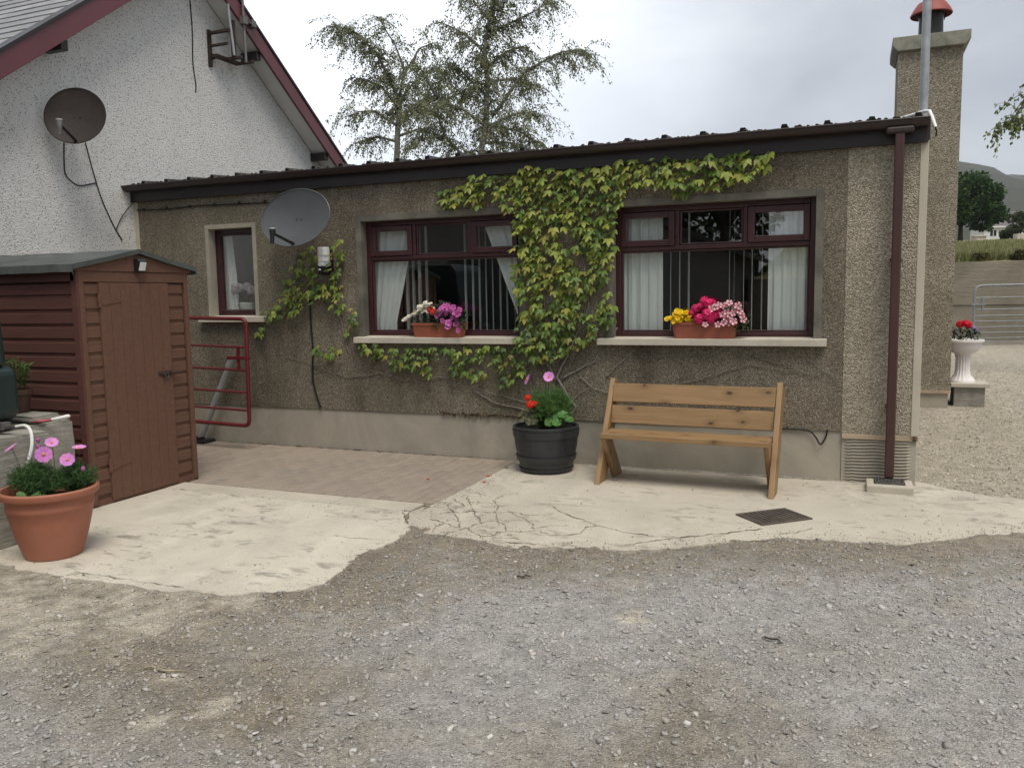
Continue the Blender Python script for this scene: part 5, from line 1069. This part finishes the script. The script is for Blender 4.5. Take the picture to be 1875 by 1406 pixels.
stuff(fol.build('foliage', 'leaf', ivy))
STEMS = [[(-2.58, 0.42), (-2.32, 0.48), (-2.29, 0.53), (-2.39, 0.68), (-2.47, 0.8), (-2.42, 0.9), (-2.34, 1.05), (-2.26, 1.2), (-2.16, 1.44), (-2.2, 1.8), (-2.3, 2.2), (-2.1, 2.5), (-1.4, 2.58), (-.7, 2.57)], [(-2.34, 0.56), (-2.26, 0.66), (-2.13, 0.74)], [(-2.42, 0.78), (-2.26, 0.88), (-2.11, 0.96), (-2.03, 1.08)], [(-2.26, 0.81), (-2.13, 0.71), (-1.96, 0.66), (-1.8, .66)], [(-2.47, 0.75), (-2.55, 0.9), (-2.63, 1.05), (-2.57, 1.25), (-2.6, 1.7), (-2.5, 2.2), (-2.8, 2.55), (-3.6, 2.43)], [(-2.55, .45), (-2.8, 0.49), (-3.13, 0.55), (-3.3, 0.65), (-3.41, 0.78), (-3.7, 0.77), (-4.06, 0.73), (-4.37, 0.81)], [(-2.5, .6), (-2.8, 0.56), (-3.13, 0.63), (-3.35, 0.65)], [(-2.52, .55), (-2.58, 0.75), (-2.59, 0.85), (-2.66, 0.89), (-2.79, 0.87)], [(-4.31, 0.8), (-4.69, 0.75), (-4.95, 0.8), (-5.22, 0.91), (-5.49, 0.94), (-5.62, 1.08)], [(-1.9, .66), (-1.6, .7), (-1.24, 0.8), (-0.96, 0.89), (-0.79, 0.94), (-0.48, 0.9), (-0.19, 0.87)], [(-0.79, 1.02), (-0.48, 0.94), (-0.27, 0.85), (-0.17, 0.9)], [(-0.44, 1.07), (-0.27, 0.96), (-0.11, 0.85)], [(-1.91, 1.25), (-2.06, 0.96), (-2.19, 0.76)], [(-2.01, 0.81), (-1.81, 1.01), (-1.74, 1.06)], [(-4.69, .98), (-4.75, 1.2), (-4.8, 1.45), (-5.0, 1.7), (-5.2, 1.9)], [(-4.7, 1.1), (-4.78, 1.5), (-4.75, 2.0)], [(-2.45, .42), (-2.42, .62), (-2.35, .8), (-2.45, 1.0)], [(-2.5, .8), (-2.42, 1.0), (-2.33, 1.15)], [(-2.4, .8), (-2.3, 1.0), (-2.2, 1.12)]]
sm = MB()
for i, s_ in enumerate(STEMS):
    r0 = .013 if i in (0, 4) else .008 if i in (2, 5, 7) else .005; path = []; Q = [Vector((a, -.012 - (.02 if i == 0 else 0), b)) for a, b in s_]
    for k in range(len(Q) - 1):
        n = max(2, int((Q[k + 1] - Q[k]).length / .03))
        for j in range(n):
            p = Q[k].lerp(Q[k + 1], j / n); path.append(p + Vector((nzv(p.x, p.z, i, 9) * .014, -abs(nzv(p.x, p.z, 2, 5)) * .006, nzv(p.z, p.x, i, 9) * .014)) - IO)
    path.append(Q[-1] - IO); sm.tube(path, [min(r0 * (1 - .72 * q / len(path)), .0045 if path[q].z + IO.z > 1.12 else 1) for q in range(len(path))], 6, jit((.22, .20, .168), .2))
sm.build('stem', 'bark', ivy, smooth='all')
m = MB()                                              # dead litter on the plinth ledge
for _ in range(140): lanceolate(m, (random.uniform(-1.25, -.35) * .9 - .1, .02, random.uniform(.055, .085)), (random.gauss(0, 1), -.4, random.gauss(-.3, .5)), random.uniform(.02, .045), .010, jit((.10, .06, .03), .4))
stuff(m.build('dry_leaf', 'leaf', ivy))
pf = petal_flower(5, .016, .009, .1, RED, RED, .1, .1).mesh('petal', 'petal')
for k, (x, y) in enumerate(((-3.30, -1.0), (-2.86, -.72), (-2.80, -.95))): tag(link('fallen_petal', pf, loc=(x, y, .006)), ('single red petal fallen in the middle of the brick paving', 'single red petal on the paving edge near the barrel', 'single red petal on the concrete beside the barrel')[k], 'petal', 'fallen petals')

# ================================================================= TREES
def leaf_cloud(pts, dirs, size, cols, g, hang=.6):
    n = len(pts); d = dirs + g.normal(0, .5, (n, 3)); d[:, 2] -= hang; d /= np.linalg.norm(d, axis=1, keepdims=True)
    r = g.normal(0, 1, (n, 3)); s = np.cross(d, r); s /= np.linalg.norm(s, axis=1, keepdims=True) + 1e-9
    L_ = (size * g.uniform(.7, 1.3, n))[:, None]; w = L_ * .36
    V = np.stack([pts, pts + d * L_ * .45 + s * w, pts + d * L_, pts + d * L_ * .45 - s * w], 1).reshape(-1, 3)
    C = np.repeat(np.array(cols)[g.integers(0, len(cols), n)] * g.uniform(.7, 1.3, (n, 1)), 4, 0)
    return V, np.arange(4 * n).reshape(-1, 4), C
def tree(name, label, base, limbs, twig_n, twig_len, per, leaf, cols, bark, seed, droop=1.0, group=None, mat='leaf', r_base=.12):
    g = np.random.default_rng(seed); B = Vector(base); t = thing(name, label, 'tree', base, 0, group)
    trunk = MB(); twigs = MB(); LP = []; LD = []
    for li, (pts, r0, r1, start) in enumerate(limbs):
        Q = [Vector(p) - B for p in pts]; path = []
        for k in range(len(Q) - 1):
            for j in range(5): u = j / 5; p = Q[k].lerp(Q[k + 1], u); path.append(p + Vector((nzv(p.x, p.z, li, 1.5), nzv(p.y, p.z, li + 5, 1.5), 0)) * .05)
        path.append(Q[-1]); n = len(path); trunk.tube(path, [r0 + (r1 - r0) * (i / (n - 1)) ** .8 for i in range(n)], 8 if r0 > .05 else 5, bark)
        Lt = sum((b - a).length for a, b in zip(path[:-1], path[1:]))
        if start is None: continue
        for _ in range(int(twig_n * Lt)):
            u = start + (1 - start) * g.random(); f = u * (n - 1); i = min(int(f), n - 2); p = path[i].lerp(path[i + 1], f - i); ld = (path[i + 1] - path[i]).normalized()
            d = Vector(g.normal(0, 1, 3)) + ld * .7; d.z = abs(d.z) * .5 + .1; d.normalize(); l_ = twig_len * g.uniform(.35, 1.15); q = [p]; v = d
            for s_ in range(5):
                v = (v + Vector((0, 0, -.42 * droop)) + Vector(g.normal(0, .12, 3))).normalized(); q.append(q[-1] + v * l_ / 5)
            twigs.tube(q, [.008, .006, .005, .004, .003, .002], 3, sc(bark, .7), False)
            m_ = int(per * g.uniform(.5, 1.4)); us = g.random(m_) ** .8 * 4.99
            for w in us: k = int(w); LP.append(q[k].lerp(q[k + 1], w - k) + Vector(g.normal(0, .035 * twig_len, 3))); LD.append(v)
    trunk.build('trunk', 'bark', t, smooth='all'); stuff(twigs.build('branches', 'bark', t))
    V, Fq, C = leaf_cloud(np.array([tuple(p) for p in LP]), np.array([tuple(p) for p in LD]), leaf, cols, g, .5 * droop)
    stuff(link('crown', fast_mesh('crown', V, Fq, C, mat), t)); return t
def img(x, y, D):                                     # point on the sight line of a landmark, at its real distance
    return Vector((0, -7.1343, 1.545)) + (cR * ((x - 937.5) / 1518.4) - cU * ((y - 703) / 1518.4) + cF) * D
BIRCH = [(.18, .205, .095), (.145, .17, .078), (.21, .23, .11), (.115, .135, .065), (.23, .23, .12)]
D = 19.0
r_ = [((883, 330), (882, 270), (890, 230), (893, 150), (888, 95), (895, 40), (905, 0), (925, -60)), ((888, 95), (860, 70), (830, 52), (800, 40)), ((892, 68), (915, 52), (945, 38), (985, 18), (1005, 0)), ((897, 215), (930, 170), (965, 128), (1000, 110), (1030, 95), (1062, 92), (1080, 105)),
      ((895, 180), (862, 150), (840, 125), (808, 118)), ((893, 120), (930, 95), (960, 85)), ((890, 235), (930, 215), (960, 205), (990, 215)), ((889, 232), (850, 200), (820, 190), (790, 205)), ((896, 40), (870, 5), (850, -30)), ((905, 0), (950, -20), (985, -10)), ((884, 262), (930, 262), (965, 275)), ((884, 320), (845, 285), (812, 250), (800, 200), (808, 150), (835, 115)), ((806, 215), (770, 190), (745, 205)), ((805, 190), (840, 170), (865, 175)), ((812, 250), (770, 255), (745, 275)), ((845, 285), (870, 275), (900, 285)), ((893, 150), (940, 145), (985, 160)), ((803, 180), (780, 140), (765, 120)), ((890, 230), (950, 240), (985, 265))]
offs = [0, -.6, .4, -.5, .7, .9, -.8, -.7, .3, -.3, .5, .4, -.5, .5, -.4, .6, .5, -.3, .7]
limbs = []
for i, pl in enumerate(r_):
    pts = [img(x, y, D + offs[i] * (k / (len(pl) - 1))) for k, (x, y) in enumerate(pl)]
    if i == 0: pts = [Vector((pts[0].x - .1, pts[0].y, .2))] + pts
    limbs.append((pts, .10 if i == 0 else .045, .02 if i == 0 else .008, .30 if i == 0 else .12))
b0 = limbs[0][0][0]
tree('birch_tree', 'taller weeping birch behind the roof with a limb drooping toward the chimney', tuple(b0), limbs, 31, .95, 38, .045, BIRCH, (.16, .155, .14), 21, .95)
l_ = [((726, 330), (728, 235), (732, 190), (712, 140), (690, 100), (650, 60), (610, 45)), ((733, 188), (750, 160), (775, 135), (800, 120)), ((732, 178), (738, 130), (722, 80), (700, 45), (690, 30)), ((729, 200), (700, 160), (670, 145), (643, 142)), ((728, 230), (690, 205), (660, 205), (640, 215)), ((730, 215), (770, 185), (800, 175)), ((728, 260), (690, 250), (665, 262)), ((728, 250), (770, 235), (800, 250)), ((736, 140), (765, 90), (790, 80))]
offs = [0, .6, -.5, .4, -.6, -.5, .5, -.6, .3]; limbs = []
for i, pl in enumerate(l_):
    pts = [img(x, y, D + 1.2 + offs[i] * (k / (len(pl) - 1))) for k, (x, y) in enumerate(pl)]
    if i == 0: pts = [Vector((pts[0].x - .1, pts[0].y, .2))] + pts
    limbs.append((pts, .10 if i == 0 else .04, .012 if i == 0 else .007, .34 if i == 0 else .1))
tree('birch_tree', 'smaller forked birch behind the roof next to the white gable', tuple(limbs[0][0][0]), limbs, 29, .85, 38, .044, BIRCH, (.15, .145, .13), 22, .9)
# tree whose outer twigs reach in past the chimney
q0 = Vector((3.9, 7.2, .35)); limbs = [([q0, q0 + Vector((0, 0, 2)), q0 + Vector((.1, .1, 4)), q0 + Vector((0, .2, 6))], .10, .03, .4), ([q0 + Vector((0, 0, 2.2)), img(1930, 190, 12.6), img(1880, 215, 12.2), img(1860, 225, 12)], .04, .006, .35), ([q0 + Vector((0, 0, 2.6)), img(1935, 150, 12.6), img(1885, 180, 12.2)], .04, .006, .35), ([q0 + Vector((0, 0, 3)), q0 + Vector((.9, .3, 4.2))], .04, .008, .2)]
tree('roadside_tree', 'leafy tree whose outer twigs hang beyond the chimney above the metal gate', tuple(q0), limbs, 9, .6, 30, .055, [(.085, .125, .035), (.11, .145, .045), (.14, .17, .05)], (.14, .12, .10), 23, .9)

# ================================================================= BEYOND: metal gate, retaining wall, field, far trees and house, hills
zg_ = float(gz(3, 13)); A = Vector((2.40, 12.9, zg_))
fg = thing('field_gate', 'galvanised tubular field gate in front of the concrete retaining wall', 'gate', tuple(A), R(18))
MB().tube(arc_path([(.0, 0, .0), (0, 0, 1.215), (3.6, 0, 1.25), (3.6, 0, 0.0)], .17, 8), .026, 10).build('gate_frame', 'gate_grey', fg, smooth=True)
for z in (.93, .68, .55, .43, .31, .19, .075, -.0): MB().tube([(.0, 0, z + .03), (3.6, 0, z + .05)], .014, 8).build('gate_rail', 'gate_grey', fg, smooth=True)
MB().box(.15, .185, -.02, .02, .70, .97).box(-.06, .22, -.03, .03, .80, .835).build('latch', 'gate_grey', fg, bevel=.003)
MB().tube([(3.75, 0, -.2), (3.75, 0, 1.4)], .05, 12).build('gate_post', 'gate_grey', fg, smooth=True)
rw = thing('retaining_wall', 'brown shuttered concrete retaining wall below the grassy field', 'wall', (3.0, 14.1, .3))
for j in range(4):
    x0 = -6.0
    while x0 < 8:
        x1 = min(8.0, x0 + random.uniform(2.5, 5)); h0 = -.1 + j * .482
        MB().box(x0, x1 - .003, .025 * nzv(x0, j, 0, 3.1), .38, h0, h0 + .481).build('wall_panel', 'retaining', rw, bevel=.006); x0 = x1
rw.rotation_euler = (0, 0, R(-8))
V = []; Fq = []; ys = np.r_[14.25, np.geomspace(14.7, 400, 40)]; xs = np.r_[np.linspace(-60, -8, 10), np.linspace(-6, 40, 50), np.linspace(45, 220, 12)]
def fz(x, y): return 2.13 + .0555 * (y - 14.3) * (1 - .0003 * (y - 14.3)) if y > 14.3 else 2.1
for y in ys:
    for x in xs: V.append((x, y - .14 * (x - 3) * (y < 16), fz(x, y) + (.25 * nzv(x, y, 0, .25) + .06 * nzv(x, y, 0, 1.7)) * min(1, (y - 14) / 4)))
nx_ = len(xs)
for j in range(len(ys) - 1):
    for i in range(nx_ - 1): a = j * nx_ + i; Fq.append((a, a + 1, a + nx_ + 1, a + nx_))
fld = struct(MB().add(V, Fq).build('field', 'field_grass', smooth='all'))
g = np.random.default_rng(4); n = 26000; yy = 14.6 + 46 * g.random(n) ** 2.2; xx = g.uniform(1.0, 7.0, n) * (yy + 7) / 21.5
z0 = np.array([fz(a, b) for a, b in zip(xx, yy)]); h = g.uniform(.14, .34, n); lean = g.normal(0, .08, (n, 2)); w = .006 + .0007 * yy
V = np.stack([np.c_[xx - w, yy, z0], np.c_[xx + w, yy, z0], np.c_[xx + lean[:, 0], yy + lean[:, 1], z0 + h]], 1).reshape(-1, 3)
cols = np.array([(.22, .21, .10), (.17, .19, .075), (.29, .27, .15), (.12, .15, .06)])
stuff(link('meadow_grass', fast_mesh('meadow_grass', V, np.arange(3 * n).reshape(-1, 3), np.repeat(cols[g.integers(0, 4, n)], 3, 0), 'far_leaf')))
def bush(name, label, c, rx, ry, rz_, n, leaf, cols, seed, cat='shrub', group=None, clumps=26, trunk=None, mat='far_leaf', fill=.55):
    g = np.random.default_rng(seed); t = thing(name, label, cat, c, 0, group); P_ = []; N_ = []
    cl = []
    for k in range(clumps):
        z = g.uniform(-.75, 1); a = g.uniform(0, 6.283); q = math.sqrt(max(0, 1 - z * z)); rr = g.uniform(.55, .86); cl.append((np.array([q * math.cos(a), q * math.sin(a), z]) * rr, g.uniform(.22, .40)))
    for ctr, r in cl:
        m_ = n // clumps; d = g.normal(0, 1, (m_, 3)); d /= np.linalg.norm(d, axis=1, keepdims=True); P_.append(ctr + d * r * (fill + (1 - fill) * g.random((m_, 1)))); N_.append(d)
    P_ = np.concatenate(P_) * (rx, ry, rz_); N_ = np.concatenate(N_); P_[:, 2] += rz_ * 1.0 + (trunk or 0) * .6
    V, Fq, C = leaf_cloud(P_, N_, leaf, cols, g, .2); stuff(link('crown', fast_mesh('crown', V, Fq, C, mat), t))
    tm = MB().tube([(0, 0, -.3), (0, .05 * rz_, (trunk or 0) + rz_ * .8)], [rx * .07, rx * .03], 7, (.10, .085, .07))
    for k in range(6): a = k * 1.05; tm.tube([(0, 0, (trunk or 0) + rz_ * .3), (rx * .5 * math.cos(a), ry * .5 * math.sin(a), (trunk or 0) + rz_ * 1.2)], [rx * .03, rx * .012], 5, (.10, .085, .07))
    tm.build('trunk', 'bark', t, smooth='all'); return t
SY = [(.030, .065, .018), (.042, .085, .022), (.055, .105, .028), (.022, .05, .015)]
p = img(1758, 442, 110); p.z = fz(p.x, p.y)
bush('sycamore_tree', 'dense round dark green tree across the field, left of the far house', tuple(p), 5.2, 5.2, 4.1, 22000, .42, SY, 31, 'tree', None, 46, .6)
p = img(1868, 442, 92); p.z = fz(p.x, p.y); bush('far_shrub', 'grey-green small tree beside the far white house', tuple(p), 1.8, 1.6, 1.5, 5000, .2, [(.06, .075, .035), (.08, .095, .045)], 32, 'tree', None, 20, .3)
p = img(1847, 441, 95); p.z = fz(p.x, p.y); bush('far_shrub', 'low dark bush under the far house window', tuple(p), 1.0, .9, .62, 2600, .16, [(.035, .05, .022), (.05, .065, .03)], 33)
for k, (x, l2) in enumerate(((1757, 'low scrubby bush on the field edge nearest the chimney'), (1822, 'low scrubby bush on the field edge above the gate latch'), (1850, 'taller scrubby bush on the field edge above the metal gate'), (1873, 'wide scrubby bush on the field edge beyond the gate'))):
    p = img(x, 470, 22.5); p.y = 14.62 - .14 * (p.x - 3); p.z = 2.12; bush('field_shrub', l2, tuple(p), .22 + .06 * (k % 2), .16, .12 + .05 * (k > 1), 700, .055, [(.07, .075, .03), (.10, .09, .04), (.05, .055, .025)], 40 + k, clumps=12)
# boundary wall with pier, hedge, house, van
p = img(1768, 446, 62); gw = thing('garden_wall', 'low pale garden wall with capped pier across the field', 'wall', (p.x, p.y, fz(p.x, p.y) - .3), R(20))
MB().box(-9, .55, -.1, .1, -.6, .50).box(1.35, 9, -.1, .1, -.6, .42).build('wall', 'sill_concrete', gw, bevel=.02); MB().box(.55, 1.35, -.3, .3, -.6, .78).build('pier', 'sill_concrete', gw, bevel=.02); MB().box(.48, 1.42, -.37, .37, .78, .88).build('pier_cap', 'sill_concrete', gw, bevel=.02); MB().box(3.6, 4.6, -.3, .3, -.6, .95).build('pier', 'sill_concrete', gw, bevel=.02)
p = img(1840, 441, 150); fh = thing('far_house', 'white bungalow with purple-grey roof far across the field', 'house', (p.x, p.y, p.z), R(12))
MB().box(-3.5, 12, 0, 7, -2, 2.6).build('wall', 'house_white', fh); MB().prism([(-.3, 2.55), (3.5, 5.5), (7.3, 2.55)], 0, -3.8, 12.3).build('roof', 'house_roof', fh); MB().box(-3.85, 12.3, -.42, -.3, 2.35, 2.62).build('fascia', 'house_white', fh)
for x in (-2.0, 1.2, 6): 
    w = MB().box(x - .65, x + .65, -.03, .05, .75, 2.05).build('window', 'black_plastic', fh); MB().box(x - .65, x - .53, -.06, -.031, .75, 2.05).box(x + .53, x + .65, -.06, -.031, .75, 2.05).box(x - .53, x + .53, -.06, -.031, 1.93, 2.05).box(x - .53, x + .53, -.06, -.031, .75, .87).box(x - .05, x + .05, -.06, -.031, .87, 1.93).build('window_frame', 'van_white', w)
p = img(1874, 449, 140); vn = thing('parked_van', 'white van partly hidden behind the far garden wall', 'van', tuple(p), R(25))
MB().prism([(-2.2, .35), (2.2, .35), (2.25, .9), (1.75, 1.05), (1.2, 1.75), (.8, 1.9), (-2.1, 1.9), (-2.25, 1.6)], 1, -.85, .85).build('body', 'van_white', vn, bevel=.08)
MB().prism([(1.02, 1.15), (1.62, 1.12), (1.16, 1.66), (1.02, 1.68)], 1, -.87, .87).box(-.1, .9, -.865, .865, 1.15, 1.68).build('window', 'black_plastic', vn)
for x in (-1.4, 1.4):
    for y in (-.8, .8): MB().tube([(x, y - .1, .33), (x, y + .1, .33)], .33, 18).build('wheel', 'black_plastic', vn)
# hills
def hill(name, ridge, depth, base_z, seed, mat='hill_heather'):
    xs = np.linspace(ridge[0][0], ridge[-1][0], 160); rx = [p[0] for p in ridge]; V = []; Fq = []; rows = 40
    for j in range(rows + 1):
        u = j / rows
        for x in xs:
            y = np.interp(x, rx, [p[1] for p in ridge]); zr = np.interp(x, rx, [p[2] for p in ridge]); s_ = u ** .8 if u < 1 else 1
            V.append((x * (1 - .0 * u), y - depth * (1 - u), base_z + (zr - base_z) * (u ** 1.25) + 18 * fbm(x, y - depth * (1 - u), .004, 4, seed) * math.sin(math.pi * u) + 4 * nzv(x, u * 300, seed, .02) * u))
        
    for x in xs: y = np.interp(x, rx, [p[1] for p in ridge]); V.append((x, y + 700, base_z))
    n = len(xs)
    for j in range(rows + 1):
        for i in range(n - 1): a = j * n + i; Fq.append((a, a + 1, a + n + 1, a + n))
    return struct(MB().add(V, Fq).build(name, mat, smooth='all'))
hr = [(-2600, 1900, 60), (-1200, 1950, 190), (-300, 2000, 290), (60, 2040, 300), (145, 2042, 289), (208, 2066, 277), (245, 2080, 269), (278, 2093, 258), (306, 2102, 240), (380, 2116, 225), (700, 2150, 190), (1500, 2200, 120), (2600, 2300, 60)]
hill('hill', hr, 1500, 12, 3.3)
hr2 = [(-2600, 2900, 80), (0, 2950, 240), (420, 2960, 345), (560, 2960, 330), (1200, 2980, 300), (2600, 3000, 120)]
hill('far_hill', hr2, 1300, 20, 8.1)
# ---- what stands behind the photographer (seen mirrored in the panes)
bt_ = thing('barn', 'dark rendered barn across the yard, mirrored in the windows', 'barn', (-9.2, -17.5, -.02))
MB().prism([(-6.3, 0), (6.3, 0), (6.3, 2.55), (0, 5.1), (-6.3, 2.55)], 1, -4, 3.2).build('wall', 'barn_wall', bt_)
for s in (-1, 1): MB().prism([(0, 5.12), (s * 6.7, 2.42), (s * 6.7, 2.55), (0, 5.26)], 1, -4.4, 3.6).build('roof', 'barn_roof', bt_)
MB().box(-1.6, 1.6, 3.2, 3.27, 0, 2.6).build('door', 'barn_roof', bt_)
w2 = tag(lump('yard_wall', -2.75, 9.5, -17.6, -17.2, -.1, 1.9, 'retaining', None, .02, 12), 'concrete bank wall across the yard, mirrored in the windows', 'wall')
V = []; Fq = []
for j in range(14):
    y = -17.6 - 26 * (j / 13) ** 1.5
    for i in range(20): x = -2.8 + 23 * i / 19; V.append((x, y, 1.86 + .11 * (-17.6 - y) + .2 * nzv(x, y, 0, .5)))
for j in range(13):
    for i in range(19): a = j * 20 + i; Fq.append((a, a + 20, a + 21, a + 1))
struct(MB().add(V, Fq).build('grass_bank', 'field_grass', smooth='all'))
TC = [(.05, .075, .025), (.065, .095, .03), (.035, .055, .02)]
bush('yard_tree', 'broad tree behind the barn, mirrored in the window panes', (-4.5, -25, .5), 3.6, 3.4, 3.0, 5200, .26, TC, 51, 'tree', None, 30, 2.4, 'leaf')
bush('yard_tree', 'open tree on the grass bank, mirrored in the window panes', (1.8, -24, 2.2), 3.0, 2.8, 2.6, 3800, .24, TC, 52, 'tree', None, 24, 1.6, 'leaf')

# ================================================================= HAZE: thin moist air over the far fields
hz = MB().box(-3600, 3600, -3300, 3900, -3, 380).build('haze', 'cable_black'); stuff(hz); hz.data.materials.clear()
hm_ = bpy.data.materials.new('haze_air'); hm_.use_nodes = True; ht = hm_.node_tree; ht.nodes.remove(ht.nodes['Principled BSDF']); pv = ht.nodes.new('ShaderNodeVolumePrincipled')
pv.inputs['Color'].default_value = (.80, .84, .90, 1); pv.inputs['Density'].default_value = .00016; pv.inputs['Anisotropy'].default_value = .2
ht.links.new(pv.outputs[0], ht.nodes['Material Output'].inputs['Volume']); hz.data.materials.append(hm_)

bush('yard_tree', 'dense dark tree past the barn end, mirrored in the small window', (-20.5, -15.5, -.2), 5.0, 3.6, 3.6, 6000, .32, [(.025, .04, .014), (.035, .055, .02)], 53, 'tree', None, 40, .5, 'leaf', .3)

for k, (x, y, l2, a, n_) in enumerate(((-2.62, -4.62, .22, .15, 'dry straw-coloured twig lying on the brown dirt'), (-.98, -5.02, .16, 1.0, 'dark bent twig on the slate gravel'), (-1.62, -3.05, .08, .4, 'small dark twig on the dirt beside the concrete edge'), (-.28, -3.45, .10, -.5, 'broken brown twig on the gravel below the drain grate'))):
    p = [Vector((l2 * (q / 5 - .5), .012 * math.sin(q * 1.7 + k), .004 * (q % 2))) for q in range(6)]
    tag(MB().tube(p, [.003, .0045, .005, .005, .004, .002], 5, (.30, .25, .17) if k == 0 else (.08, .065, .05)).build('twig', 'bark', loc=(x, y, gzn(x, y) + .012), rot=(0, 0, a)), n_, 'twig')
